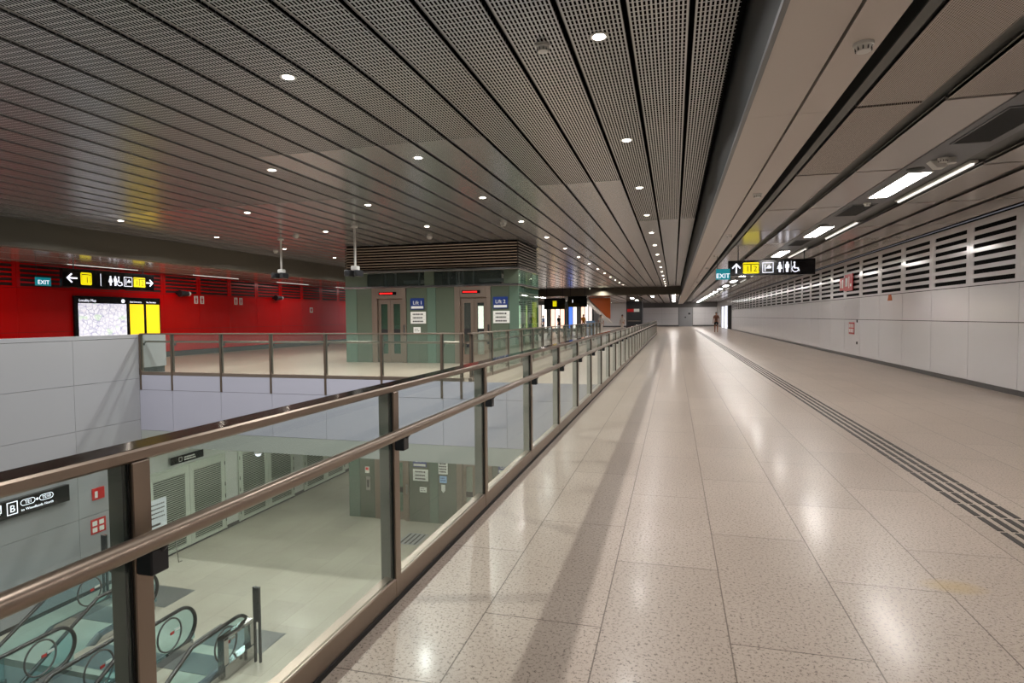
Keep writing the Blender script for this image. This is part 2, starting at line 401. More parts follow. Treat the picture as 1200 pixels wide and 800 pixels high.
# lit openings near the corridor's end
for i, (a, b) in enumerate(((YWE+.6, YWE+4.6), (YWE+6, YWE+10), (YWE+11, YWE+15))):
    f = MB(); f.box(XW+.02, XW+.14, a-.6, a, 0, 2.7, 1); f.box(XW+.02, XW+.14, b, b+.4, 0, 2.7, 1); f.box(XW+.05, XW+.07, a, b, 0, 2.7)
    o = struct('door_%d' % (i+1), f, [M['lit'] if i else M['black'], M['dark']])
f = MB(); f.box(-34, XW+.4, YEND, YEND+.2, 0, 3.6, 1); panel_grid(f, FY(0, YEND-.02, 0), [-34+1.9*i for i in range(18)]+[.66], [.2, 1.05, 1.9, 2.8]); panel_grid(f, FY(0, YEND-.02, 0), [2.72, 4.4, XW], [.2, 1.05, 1.9, 2.8])
f.box(-34, .66, YEND-.03, YEND, 0, .19, 2); f.box(2.72, XW, YEND-.03, YEND, 0, .19, 2); f.box(-34, XW, YEND-.03, YEND, 2.82, 3.5, 3)
struct('wall_back', f, [M['wallw'], M['joint'], M['base'], M['base']])
f = MB(); f.bbox(.70, 2.68, YEND-.08, YEND-.03, 0, 2.8, .02); d4 = struct('door_4', f, M['wgrey'])
f = MB(); f.box(1.55, 1.75, YEND-.12, YEND-.08, 1.25, 1.42); f.box(2.05, 2.35, YEND-.10, YEND-.08, 1.75, 2.0); f.build('door_handle', M['dark'], d4)
f = MB(); f.box(-21, XW+.4, -8.2, -8, -11, 4.3); struct('wall_front', f, M['wgrey'])

# ---------------------------------------------------------------- ceilings
f = MB(); GAP = .048; ysc = [4.76-1.64*8+1.64*i for i in range(38)]
k = 0; x1 = PX0+PW-GAP/2 - .13
def strip(xa, xb):
    for a, b in zip(ysc[:-1], ysc[1:]):
        if b > YB: b = YB
        if a >= YB: break
        xm = (xa+xb)/2
        lim = 16.3 if xm > -1.0 else (11.4 if (xm > -2.6 or xm < -6.5) else 8.1)
        f.box(xa, xb, a+.002, b-.002, 4.04, 4.07, 0 if (a+b)/2 < lim else 1)
strip(PX0+GAP/2, .52)
for k in range(29):
    strip(PX0-PW*(k+1)+GAP/2, PX0-PW*k-GAP/2)
for k in range(30): f.box(PX0-PW*k-GAP/2-.004, PX0-PW*k-GAP/2, -8, YB, 4.03, 4.075, 1); f.box(PX0-PW*k+GAP/2, PX0-PW*k+GAP/2+.004, -8, YB, 4.03, 4.075, 1)
f.box(-15.7, .65, -8, YB, 4.22, 4.3, 2)
struct('ceiling', f, [M['perf'], M['panel'], M['black']])
# dropped beams: left, cross beam at the far end of the high ceiling
f = MB(); f.box(-15.9, -15.6, -8, YB, 3.36, 4.25); f.box(-15.9, .6, YB, YB+.4, 3.42, 4.3); struct('trim_2', f, M['beam'])
# bulkhead
f = MB(); f.box(.60, .62, -8, YEND, 3.33, 4.3, 1); f.box(.595, .63, -8, YEND, 3.29, 3.33, 2)
for a, b in zip(rng(-8.3, YEND, 2.83)[:-1], rng(-8.3, YEND, 2.83)[1:]):
    f.box(.63, 1.03, a+.002, b-.002, 3.30, 3.34, 0); f.box(1.055, 1.31, a+.002, b-.002, 3.30, 3.34, 0)
f.box(.63, 1.31, -8, YEND, 3.36, 3.4, 3); f.box(1.29, 1.31, -8, YEND, 3.34, 4.3, 2)
struct('trim_3', f, [M['bulk'], M['dgrey'], M['grey'], M['black']])
# corridor ceiling
f = MB(); seams = [6.47-2.9*5+2.9*i for i in range(36)]
for (xa, xb) in ((1.68, 2.24), (2.43, 2.99), (3.97, 4.50), (4.64, 5.24), (5.37, 5.94)):
    for a, b in zip(seams[:-1], seams[1:]):
        if a > YEND: break
        b = min(b, YEND); mi = 1
        if xa == 1.68 and b < 9.5: mi = 0
        if xa == 2.43 and b < 6.6: mi = 0
        f.box(xa, xb, a+.03, b-.03, 3.5, 3.53, mi)
        for q in (xa, xb-.006): f.box(q, q+.006, a+.03, b-.03, 3.496, 3.545, 1)
    pass
f.box(1.66, 6.12, -8, YEND, 3.585, 3.61, 5)
f.box(3.03, 3.65, -8, YEND, 3.512, 3.54, 2)
f.box(1.31, 1.57, -8, YEND, 4.0, 4.05, 4); f.box(1.57, 1.655, -8, YEND, 3.515, 3.53, 5); f.box(1.57, 1.575, -8, YEND, 3.53, 4.05, 3); f.box(5.96, 6.14, -8, YEND, 3.53, 3.56, 4)
struct('ceiling.001', f, [M['perf_r'], M['panel_r'], M['grey'], M['dgrey'], M['black'], M['chan']])
# low ceiling before the red wall and beyond the cross beam
f = MB()
for (a, b) in ((-20.45, -19.95), (-19.8, -18.0), (-17.95, -16.8), (-16.75, -15.9)):
    f.box(a, b, -8, YB+.4, 3.45, 3.5)
for i in range(34):
    f.box(.55-.95*(i+1)+.06, .55-.95*i-.06, YB+.4, YEND, 3.46, 3.5)
f.box(-20.8, -15.9, -8, YB+.4, 3.6, 3.65, 1); f.box(-34, .6, YB+.4, YEND, 3.6, 3.65, 1)
struct('ceiling.002', f, [M['panel_r'], M['black']])
f = MB(); f.box(-34.2, -34, 40, YEND, 0, 3.6); f.box(-34, XR-.3, 40, 40.2, 0, 3.6); struct('wall_far_left.001', f, M['wgrey'])

# ================================================================== RAILINGS
def railing(name, label, T, L0, L1, posts, short=False, drop=0., bracket=True, side=1):
    """local frame: u along the rail, v up, n towards the viewer side"""
    root = thing(name, T @ Vector((L0, 0, 0)), label, 'railing')
    f = MB(T); f.bbox(L0, L1, 1.13, 1.165, -.105, .005, .006); f.box(L0+.004, L1-.004, 1.1651, 1.1665, -.098, -.002, 1); f.build('top_rail', [M['steel'], M['railtop']], root)
    f = MB(T); hn = .075 if side > 0 else -.16
    f.tube([Vector((L0+.05, .925, hn)), Vector((L1-.05, .925, hn))], .027, 14)
    f.build('handrail', M['steel'], root)
    f = MB(T)
    if drop: f.bbox(L0, L1, .0, .09, -.09, .0, .005)
    else: f.bbox(L0, L1, .0, .13, -.07, .004, .006); f.box(L0, L1, .0, .025, .004, .012, 1)
    f.build('base_rail', [M['steel'], M['gasket']], root)
    for q in posts:
        f = MB(T)
        if drop: f.bbox(q-.03, q+.03, -drop, 1.13, -.085, .012, .003)
        else: f.bbox(q-.03, q+.03, -drop, 1.13, -.012, .006, .003); f.bbox(q-.028, q+.028, 0, 1.13, -.085, -.022, .003, 1); f.box(q-.024, q+.024, 0, 1.13, -.022, -.012, 1)
        p = f.build('post', M['post'] if drop else [M['steel'], M['pbody']], root)
        g = MB(T); g.box(q-.036, q-.0302, .13, 1.13, -.024, -.004); g.box(q+.0302, q+.036, .13, 1.13, -.024, -.004); g.build('gasket', M['gasket'], p)
        if bracket:
            g = MB(T); a_, b_ = (.008, .062) if side > 0 else (-.15, -.087); g.bbox(q-.03, q+.03, .82, .89, a_, b_, .004); g.cyl((q+.01, .885, hn-.02), (q+.01, .91, hn), .012, 10); g.build('handrail_bracket', M['dark'], p)
    for a, b in zip(posts[:-1], posts[1:]):
        if b-a > 3: continue
        f = MB(T); f.box(a+.037, b-.037, .13 if not drop else .09, 1.13, -.020, -.008); f.build('glass_panel', M['glass'], root)
    return root
PS = 1.58
pm = [1.32+PS*i for i in range(-1, 34)]
railing('glass_railing', 'long bronze steel and glass railing along the corridor edge with round handrail', FX(-1.435, 0, 0), -1.4, 53.9, pm)
pf = [XL+.05, XL+1.125, XL+2.74, XL+4.3, XL+5.92, XL+7.5, XL+9.1]
railing('glass_railing.001', 'glass railing across the far end of the void, in front of the lifts', FY(0, YF, 0), XL+.04, XS-.17, pf+[XS-.22], drop=.42, side=-1)
pr = [YF+.1+1.6*i for i in range(17)]
r3 = railing('glass_railing.002', 'glass railing running away past the lift block right side', FX(XS+.05, 0, 0), YF, 40.5, pr, drop=.42, side=-1)

# ================================================================== TACTILE PATH
tp = thing('tactile_guide_path', (2.45, 0, 0), 'four dark dashed tactile strips running down the corridor floor', 'tactile path')
bars = [(y_, x_) for y_ in [2.55+.33*i for i in range(280)] for x_ in (2.21, 2.295, 2.38, 2.465)]
bars = [(y_, x_) for y_, x_ in bars if y_ < 70]
def bar_mb(x_, y_, f):
    f.add([(x_-.022, y_, .0), (x_+.022, y_, 0), (x_+.022, y_+.30, 0), (x_-.022, y_+.30, 0), (x_-.018, y_+.006, .005), (x_+.018, y_+.006, .005), (x_+.018, y_+.294, .005), (x_-.018, y_+.294, .005)],
          [(0,3,2,1),(4,5,6,7),(0,1,5,4),(1,2,6,5),(2,3,7,6),(3,0,4,7)])
for y_, x_ in bars[:100]: f = MB(); bar_mb(x_, y_, f); f.build('tactile_bar', M['tact'], tp)
f = MB()
for y_, x_ in bars[100:]: bar_mb(x_, y_, f)
o = f.build('tactile_bar', M['tact'], tp); o['kind'] = 'stuff'

# ================================================================== LIGHTS
ORD = ['first', 'second', 'third', 'fourth', 'fifth', 'sixth', 'seventh', 'eighth', 'ninth', 'tenth', 'eleventh', 'twelfth', 'thirteenth', 'fourteenth', 'fifteenth', 'sixteenth', 'seventeenth', 'eighteenth']
spot_data = bpy.data.lights.new('downlight_beam', 'AREA'); spot_data.shape = 'DISK'; spot_data.size = .11; spot_data.energy = K_SPOT; spot_data.spread = math.radians(155)
spot_data.color = (1, .985, .96)
def make_down():
    r = thing('downlight', (0, 0, 0), 'x', 'ceiling light')
    f = MB(); n = 20
    for a, b, z0, z1 in ((.085, .062, -.004, -.006), (.062, .055, -.006, .012)):
        vs = []; 
        for k in range(n):
            t = 2*PI*k/n; vs += [(a*math.cos(t), a*math.sin(t), z0), (b*math.cos(t), b*math.sin(t), z1)]
        f.add(vs, [(2*k, 2*((k+1) % n), 2*((k+1) % n)+1, 2*k+1) for k in range(n)])
    f.cyl((0, 0, -.004), (0, 0, .0), .086, n, caps=False); f.build('trim_ring', M['white'], r)
    f = MB(); f.cyl((0, 0, -.008), (0, 0, -.004), .056, n); f.build('lens', M['down'], r)
    return r
dproto = make_down(); first = True
spot2 = spot_data.copy(); spot2.energy = K_SPOT*.30
ROWS = [(-.655, 'row over the corridor side of the void', 16, 2.22), (-3.88, 'second row in from the bulkhead', 15, 2.22), (-6.55, 'middle row over the void', 3, 8.78),
        (-9.70, 'row over the left half of the void', 5, 2.22), (-13.45, 'row nearest the dark left beam', 8, 2.22)]  # these two rows start with out-of-view lamps added to brighten the left side
for xi, nm, cnt, y0 in ROWS:
    for i in range(cnt):
        y_ = y0+3.28*i
        if (xi in (-6.55, -9.70) and y_ > 17.5) or (xi == -9.70 and 8 < y_ < 9): continue
        if first: d = dproto; d.location = (xi, y_, 4.04); first = False
        else: d = copy_tree(dproto, (xi, y_, 4.04))
        d['label'] = 'small round downlight, %s of the %s' % (ORD[i], nm); d['group'] = 'round downlights in the slatted ceiling'
        if not (i > 8 and i % 2):
            so = bpy.data.objects.new('downlight_beam', spot2 if xi > -1 else spot_data); COL.objects.link(so); so.location = (xi, y_, 4.030)
# strong lamp by the cross beam
d = copy_tree(dproto, (-7.2, 53.4, 4.04)); d['label'] = 'downlight washing the dark cross beam with a bright pool of light'; d['group'] = 'round downlights in the slatted ceiling'
wsp = bpy.data.lights.new('wash', 'SPOT'); wsp.energy = 400; wsp.spot_size = 2.6; wsp.spot_blend = 1; wsp.color = (1, .93, .8); so = bpy.data.objects.new('wash', wsp); COL.objects.link(so); so.location = (-6.2, 53.5, 4.0)

# corridor panel lights in the grey channel
def make_panel_light():
    r = thing('panel_light', (0, 0, 0), 'x', 'ceiling light')
    f = MB(); f.box(-.16, -.14, -.93, .93, -.012, .0); f.box(.14, .16, -.93, .93, -.012, 0); f.box(-.14, .14, -.93, -.91, -.012, 0); f.box(-.14, .14, .91, .93, -.012, 0); f.build('frame', M['white'], r)
    f = MB(); f.box(-.14, .14, -.91, .91, -.008, -.001); f.build('diffuser', M['lamp'], r); return r
pl = make_panel_light(); first = True
for i in range(-2, 16):
    y_ = 10.6+5.27*i
    if first: d = pl; d.location = (3.34, y_, 3.512); first = False
    else: d = copy_tree(pl, (3.34, y_, 3.512))
    lab = {-2: 'behind the camera', -1: 'just above the camera'}.get(i, '%s visible along the corridor from the near end' % ORD[max(i, 0)])
    d['label'] = 'long bright rectangular ceiling light, '+lab; d['group'] = 'panel lights in the corridor ceiling'
# batten tubes in the dark slots
def make_batten(name='batten_light'):
    r = thing(name, (0, 0, 0), 'x', 'ceiling light')
    f = MB(); f.bbox(-.05, .05, -1.42, 1.42, .01, .05, .006); f.build('housing', M['white'], r)
    f = MB(); f.cyl((0, -1.38, -.0), (0, 1.38, -.0), .02, 12); f.build('tube', M['tube'], r); return r
bl = make_batten(); first = True
for i in range(-1, 15):
    y_ = 10.85+5.27*i
    if first: d = bl; d.location = (3.88, y_, 3.53); first = False
    else: d = copy_tree(bl, (3.88, y_, 3.53))
    d['label'] = 'slim batten tube in the dark ceiling slot, ' + ('above the camera' if i < 0 else '%s from the near end' % ORD[i]); d['group'] = 'batten tubes in the corridor ceiling slot'
for i, y_ in enumerate((17.1, 22.6, 28.2, 33.8, 39.4, 11.5, 6)):
    d = copy_tree(bl, (-19.87, y_, 3.46))
    d['label'] = 'slim batten tube in the ceiling before the red wall, ' + ('%s visible from the left' % ORD[i] if i < 5 else ['hidden by the frame edge', 'beyond the frame at far left'][i-5]); d['group'] = 'batten tubes before the red wall'
# unseen lamps added under the slabs to light the lower level
def make_low():
    r = thing('added_lower_light', (0, 0, 0), 'x', 'ceiling light')
    f = MB(); f.bbox(-.62, .62, -.17, .17, -.03, .0, .004); f.build('frame', M['white'], r)
    f = MB(); f.box(-.58, .58, -.13, .13, -.036, -.03); f.build('diffuser', M['low'], r); return r
ll = make_low(); first = True; cnt = 0
for x_ in (-12.5, -9.5, -6.5):
    for y_ in (15.0, 17.4, 23.5, 28):
        if first: d = ll; d.location = (x_, y_, -2.0); first = False
        else: d = copy_tree(ll, (x_, y_, -2.0))
        d['label'] = 'added unseen lamp under the lower ceiling, %s from the left wall, %s back from the void' % (ORD[[-12.5, -9.5, -6.5].index(x_)], ORD[[15.0, 17.4, 23.5, 28].index(y_)]); d['group'] = 'added lower level lamps'
for i, y_ in enumerate((1, 5, 9, 13, 17, 22, 27, 32, 38, 44)):
    d = copy_tree(ll, (-.6, y_, -2.0)); d['label'] = 'added unseen lamp under the corridor slab, %s from the near end' % ORD[i]; d['group'] = 'added lower level lamps'
# area lamps without fixtures, added to wash the red wall
for i, y_ in enumerate((4, 12, 20, 28, 36)):
    a = bpy.data.lights.new('red_wall_wash', 'AREA'); a.shape = 'RECTANGLE'; a.size = 1.0; a.size_y = 3; a.energy = 45; a.color = (1, .95, .9)
    o = bpy.data.objects.new('red_wall_wash', a); COL.objects.link(o); o.location = (-18.9, y_, 3.44)
# void light: lamps of the high ceiling that stand too close together to tell apart are carried by the downlights above

# ================================================================== LIFT BLOCK
LX0, LX1, LY0, LY1 = -11.15, -4.86, 18.8, 21.75
lift = thing('lift_block', (-8, 20.2, 0), 'green glass lift block with two lift doors and a dark louvred crown', 'lift')
# louvred crown
f = MB(); f.box(LX0+.05, LX1-.05, LY0+.05, LY1-.05, 3.17, 4.035, 1)
for k in range(9):
    z = 3.19+k*.092
    f.prism([(LX0+.05, z+.0), (LX0+.012, z+.012), (LX0, z+.035), (LX0+.012, z+.058), (LX0+.05, z+.07)], 'y', LY0, LY1)
    f.prism([(LX1-.05, z+.0), (LX1-.012, z+.012), (LX1, z+.035), (LX1-.012, z+.058), (LX1-.05, z+.07)], 'y', LY0, LY1)
    f.prism([(LY0+.05, z+.0), (LY0+.012, z+.012), (LY0, z+.035), (LY0+.012, z+.058), (LY0+.05, z+.07)], 'x', LX0, LX1)
f.build('louvred_crown', [M['louv'], M['black']], lift)
f = MB()
for za, zb in ((3.09, 3.17), (2.555, 2.63)):
    f.bbox(LX0-.03, LX1+.03, LY0-.05, LY0+.06, za, zb, .01); f.bbox(LX1-.08, LX1+.04, LY0, LY1, za, zb, .01); f.bbox(LX0-.04, LX0+.08, LY0, LY1, za, zb, .01)
f.build('transom', M['steel2'], lift)
# clerestory glass
f = MB()
for a, b in ((-10.3, -8.15), (-7.8, -5.35)):
    f.box(a, b, LY0+.01, LY0+.03, 2.63, 3.09)
f.build('clerestory_pane', M['glass'], lift)
for a, b in ((LX0, -10.3), (-8.15, -7.8), (-5.35, LX1)): f = MB(); f.box(a, b, LY0, LY0+.04, 2.63, 3.09); f.build('clerestory_mullion', M['green'], lift)
f = MB(); f.box(LX0+.1, LX1-.9, LY0+1.1, LY0+1.15, 2.6, 3.15)
f.build('shaft_backing', M['black'], lift)
f = MB()
for x_ in (-9.9, -9.5, -8.6, -7.5, -7.2, -7.0, -6.6): f.box(x_, x_+.05, LY0+.5, LY0+.56, 2.62, 3.1)
for x_ in (-9.2, -6.4): f.box(x_, x_+.8, LY0+.6, LY0+.9, 2.75, 2.85)
f.build('shaft_machinery', M['dark'], lift)
def liftfront(z0, up):
    H = 2.555
    for xa, xb, dy, mt in ((LX0, -10.72, 0, 'green2'), (-8.06, -7.75, -.004, 'green2'), (-5.18, LX1, 0, 'green2'), (-10.71, -10.13, .004, 'green'), (-8.82, -8.07, .004, 'green'), (-7.74, -7.08, .004, 'green'), (-5.80, -5.19, .004, 'green')):
        f = MB(); f.box(xa, xb, LY0+dy, LY0+.03, z0, z0+H); f.build('green_glass_wall', M[mt], lift)
    for (xa, xb) in ((-10.12, -8.83), (-7.07, -5.81)):
        f = MB(); f.bbox(xa, xa+.2, LY0-.03, LY0+.12, z0, z0+H, .006); f.bbox(xb-.14, xb, LY0-.03, LY0+.12, z0, z0+H, .006); f.bbox(xa+.2, xb-.14, LY0-.03, LY0+.12, z0+2.2, z0+H, .006)
        fr = f.build('door_frame', M['steel'], lift)
        f = MB(); f.bbox(xa+.28, xb-.35, LY0-.045, LY0-.03, z0+2.33, z0+2.43, .004); di = f.build('display', M['signb'], fr)
        f = MB(FY(xa+.32, LY0-.047, z0+2.345))
        for q in range(9):
            f.box(.0+q*.055, .04+q*.055, .015, .055, .0, .002)
        f.build('display_text', M['led'], fr)
        f = MB(); f.bbox(xb-.10, xb-.04, LY0-.045, LY0-.03, z0+.95, z0+1.3, .004); f.build('call_button', M['steel2'], fr)
        w_ = (xb-.14)-(xa+.2); m0 = xa+.2
        for j in (0, 1):
            a = m0+j*w_/2+.004; b = a+w_/2-.008; yy = LY0+.05+.0*j
            f = MB(); f.box(a, a+.11, yy, yy+.04, z0+.01, z0+2.2); f.box(b-.11, b, yy, yy+.04, z0+.01, z0+2.2); f.box(a+.11, b-.11, yy, yy+.04, z0+2.02, z0+2.2); f.box(a+.11, b-.11, yy, yy+.04, z0+.01, z0+.3)
            f.box(a+.11, b-.11, yy, yy+.04, z0+.98, z0+1.15, 1)
            lf = f.build('door_leaf', [M['steel'], M['gasket']], lift)
            f = MB(); f.box(a+.11, b-.11, yy+.015, yy+.025, z0+.3, z0+.98); f.box(a+.11, b-.11, yy+.015, yy+.025, z0+1.15, z0+2.02); f.build('door_pane', M['glass'] if xa > -8 else M['gglass'], lf)
liftfront(0, True); liftfront(ZL, False)
f = MB()
for z0, z1 in ((ZL+2.6, -.12), ):
    f.box(LX0, LX1, LY0, LY0+.03, z0, z1)
f.build('shaft_band', M['green'], lift)
for zz in (ZL, 0):
    H = 3.6 if zz < 0 else 2.555
    f = MB()
    for a, b in ((LY0+.06, LY0+1.0), (LY0+1.02, LY0+1.95), (LY0+1.97, LY1-.02)): f.box(LX1-.02, LX1, a, b, zz+.05, zz+H)
    if zz == 0:
        for a, b in ((LY0+.06, LY0+1.0), (LY0+1.02, LY0+1.95), (LY0+1.97, LY1-.02)): f.box(LX1-.02, LX1, a, b, 2.63, 3.09)
    f.build('side_glass', M['gglass'], lift)
    f = MB(); f.box(LX0, LX0+.02, LY0+.03, LY1, zz+.05, zz+H); f.build('side_glass', M['gglass'], lift)
    f = MB(); f.box(LX0, -7.8, LY1-.02, LY1, zz+.05, zz+H); f.build('rear_glass', M['gglass'], lift); f = MB(); f.box(-7.79, LX1, LY1-.02, LY1, zz+.05, zz+H); f.build('rear_glass', M['glass'], lift)
f = MB()
for a in (LY0+1.01, LY0+1.96, LY1-.03): f.box(LX1-.06, LX1-.022, a-.02, a+.02, ZL, 3.1)
for x_ in (-8.0, -8.0): f.box(x_-.05, x_+.05, LY0+.2, LY1-.1, ZL, 3.1)
for x_ in (-10.9, -8.3, -7.7, -5.1): f.box(x_-.05, x_+.05, LY0+1.4, LY0+1.5, ZL, 3.1)
f.build('shaft_frame', M['dgrey'], lift)
f = MB(); f.bbox(-10.5, -8.3, LY0+.25, LY1-.3, 0.02, 2.5, .02); f.build('lift_car', M['steel'], lift)

def sign_plate(name, T, w_, h_, th, label, cat, face, extra=None, mats=None, group=None):
    """a plate in frame T; extra(mb) adds print with material index 1.."""
    f = MB(T); f.bbox(0, w_, 0, h_, 0, th, min(.004, th*.4)); base = f.build(name, face, origin=T @ Vector((0, 0, 0)))
    tag(base, label, cat, group)
    if extra:
        for nm, fn, mt in extra:
            g = MB(T @ Matrix.Translation((0, 0, th))); fn(g); g.build(nm, mt, base)
    return base
def dashes(rows, x0, x1, y0, dy, hgt):
    def fn(g):
        rnd = random.Random(3)
        for r_ in range(rows):
            x = x0
            while x < x1:
                w_ = rnd.uniform(.02, .06)
                if x+w_ > x1: break
                g.box(x, x+w_, y0-r_*dy, y0-r_*dy+hgt, 0, .002); x += w_+.012
    return fn
def lift_signs(x_, z_, n, where):
    sign_plate('lift_number_sign', FY(x_, LY0-.02, z_+1.82), .50, .38, .012, 'blue lift number sign with white strip, %s' % where, 'sign', M['blue'],
               [('lettering', lambda g: put_text(g, 'Lift %d' % n, .25, .17, .17, cx=True, wz=.001), M['signw']), ('white_strip', lambda g: g.box(.03, .47, .03, .11, 0, .003), M['signw'])])
    sign_plate('level_directory', FY(x_, LY0-.02, z_+1.34), .56, .40, .012, 'pale three line level directory, %s' % where, 'sign', M['signw'],
               [('lettering', dashes(3, .08, .48, .29, .12, .05), M['ink']), ('divider', lambda g: (g.box(.02, .54, .13, .135, 0, .002), g.box(.02, .54, .26, .265, 0, .002)), M['base'])])
lift_signs(-8.66, 0, 1, 'beside the left lift door upstairs'); lift_signs(-5.72, 0, 2, 'beside the right lift door upstairs')
lift_signs(-8.66, ZL+.1, 1, 'between the lift doors on the lower level'); lift_signs(-5.60, ZL+.05, 2, 'right of the lift doors on the lower level')
sign_plate('notice_plate', FY(-8.56, LY0-.02, 1.02), .26, .20, .01, 'small white notice plate beside left lift door upstairs', 'sign', M['signw'], [('lettering', dashes(2, .04, .22, .12, .06, .02), M['ink'])])
sign_plate('notice_plate', FY(-8.42, LY0-.02, ZL+1.05), .26, .18, .01, 'small white notice plate on lower green pillar', 'sign', M['signw'], [('lettering', dashes(2, .04, .22, .11, .06, .02), M['ink'])])
sign_plate('notice_board', FY(-7.72, LY0-.02, ZL+1.72), .34, .52, .012, 'dark framed notice with white print on the lower green pillar', 'sign', M['signw'], [('print', dashes(5, .03, .31, .42, .09, .05), M['ink'])])
sign_plate('notice_plate', FY(-7.68, LY0-.02, ZL+1.42), .26, .24, .01, 'pale blue notice plate below the dark framed notice', 'sign', M['lblue'], [('print', dashes(2, .04, .22, .15, .08, .03), M['blue'])])
tag(MB(FY(-7.62, LY0-.02, ZL+1.08)).prism([(0, .08), (.07, 0), (.14, .08), (.14, .28), (0, .28)], 'z', 0, .012).build('arrow_plate', M['signw'], origin=(-7.62, LY0-.02, ZL+1.08)), 'small white arrow shaped plate pointing down, below blue notice', 'sign')
# fire phone and call panel on the lower left lift pillar
sign_plate('lift_phone', FY(-10.48, LY0-.02, ZL+1.6), .16, .22, .03, 'small red and white fire switch on the left lower lift panel', 'switch', M['signw'], [('switch_cap', lambda g: g.box(.03, .13, .11, .2, 0, .02), M['lred'])])
sign_plate('call_panel', FY(-10.46, LY0-.02, ZL+.98), .17, .5, .02, 'steel lift call panel with dark slot, lower level left', 'panel', M['steel2'], [('slot', lambda g: g.box(.05, .12, .12, .38, 0, .004), M['dark'])])

# ================================================================== HANGING SIGNS AND PICTOGRAMS
def circ(cx, cy, r, n=18): return [(cx+r*math.cos(2*PI*k/n), cy+r*math.sin(2*PI*k/n)) for k in range(n)]
def arrow(g, cx, cy, s, ang, t=.002):
    """arrow of half length s pointing at angle ang"""
    c, sn = math.cos(ang), math.sin(ang)
    R = lambda p: (cx+s*(p[0]*c-p[1]*sn), cy+s*(p[0]*sn+p[1]*c))
    w_ = .13
    g.prism([R(p) for p in ((-1, -w_), (.75, -w_), (.75, w_), (-1, w_))], 'z', 0, t)
    g.prism([R(p) for p in ((1, 0), (.1, .85), (-.12, .85-.15), (.62, 0))], 'z', 0, t+.0004)
    g.prism([R(p) for p in ((1, 0), (.62, 0), (-.12, -.70), (.1, -.85))], 'z', 0, t+.0002)
def man(g, cx, y, h, woman=False, t=.002):
    r = h*.105; g.prism(circ(cx, y+h-r, r), 'z', 0, t); b = y+h-2.25*r
    if woman: g.prism([(cx-.12*h, b), (cx+.12*h, b), (cx+.24*h, y+.33*h), (cx+.10*h, y+.33*h), (cx+.09*h, y), (cx-.09*h, y), (cx-.10*h, y+.33*h), (cx-.24*h, y+.33*h)], 'z', 0, t)
    else:
        g.prism([(cx-.19*h, b), (cx+.19*h, b), (cx+.19*h, y+.42*h), (cx+.12*h, y+.42*h), (cx+.11*h, y), (cx-.11*h, y), (cx-.12*h, y+.42*h), (cx-.19*h, y+.42*h)], 'z', 0, t)
def chair_sym(g, cx, y, h, t=.002):
    g.prism(circ(cx-.12*h, y+.9*h, .09*h), 'z', 0, t)
    g.prism([(cx-.17*h, y+.78*h), (cx-.06*h, y+.78*h), (cx-.04*h, y+.42*h), (cx+.24*h, y+.42*h), (cx+.36*h, y+.08*h), (cx+.27*h, y+.05*h), (cx+.17*h, y+.33*h), (cx-.15*h, y+.33*h)], 'z', 0, t)
    n = 14
    for k in range(n):
        a0 = math.radians(120+k*240/n); a1 = math.radians(120+(k+1)*240/n); r0, r1 = .26*h, .33*h; c0, c1 = cx-.03*h, y+.30*h
        g.prism([(c0+r0*math.cos(a0), c1+r0*math.sin(a0)), (c0+r1*math.cos(a0), c1+r1*math.sin(a0)), (c0+r1*math.cos(a1), c1+r1*math.sin(a1)), (c0+r0*math.cos(a1), c1+r0*math.sin(a1))], 'z', 0, t-.0003)
def outline(g, x0, x1, y0, y1, w_, t=.002):
    g.box(x0, x1, y0, y0+w_, 0, t); g.box(x0, x1, y1-w_, y1, 0, t); g.box(x0, x0+w_, y0+w_, y1-w_, 0, t); g.box(x1-w_, x1, y0+w_, y1-w_, 0, t)
def platform_sym(g, x, y, h, t=.002):
    outline(g, x, x+h, y, y+h, h*.06, t); g.box(x+.2*h, x+.28*h, y+.18*h, y+.8*h, 0, t); g.prism([(x+.32*h, y+.42*h), (x+.8*h, y+.42*h), (x+.8*h, y+.62*h), (x+.62*h, y+.62*h), (x+.66*h, y+.8*h), (x+.5*h, y+.66*h), (x+.44*h, y+.55*h)], 'z', 0, t)
def hanging_sign(name, T, w_, h_, zc, label, yel, wht, thick=.14, hang=(.12, .88)):
    """yel: list of (x, y, w, h, digits); wht: function drawing white symbols"""
    root = thing(name, T @ Vector((w_/2, h_, -thick/2)), label, 'sign')
    f = MB(T); f.bbox(0, w_, 0, h_, -thick, 0, .008); f.build('housing', M['signb'], root)
    f = MB(T)
    for q in hang: f.cyl((w_*q, h_-.01, -thick/2), (w_*q, zc-(T @ Vector((0, 0, 0))).z, -thick/2), .018, 10)
    f.build('hanger', M['dark'], root)
    Tf = T @ Matrix.Translation((0, 0, .0005))
    for (x, y, a, b, ds) in yel:
        f = MB(Tf); g = MB(Tf @ Matrix.Translation((0, 0, .002)))
        r_ = .03; f.prism([(x+r_, y), (x+a-r_, y), (x+a, y+r_), (x+a, y+b-r_), (x+a-r_, y+b), (x+r_, y+b), (x, y+b-r_), (x, y+r_)], 'z', 0, .002)
        n = len(ds); cw = a/n
        for i, dch in enumerate(ds):
            cx = x+cw*(i+.5); e = min(b*.36, cw*.42)
            g.box(cx-e-.016, cx-e, y+.14*b, y+.80*b, 0, .001); g.box(cx+e, cx+e+.016, y+.14*b, y+.80*b, 0, .001); g.box(cx-e-.016, cx+e+.016, y+.80*b, y+.87*b, 0, .001)
            put_text(g, dch, cx, y+.18*b, b*.72, cx=True, wz=0)
        yp = f.build('yellow_panel', M['lity'], root); g.build('exit_number', M['ink'], yp)
    for fn in (wht or []): f = MB(Tf); fn(f); f.build('pictogram', M['lit'], root)
    return root
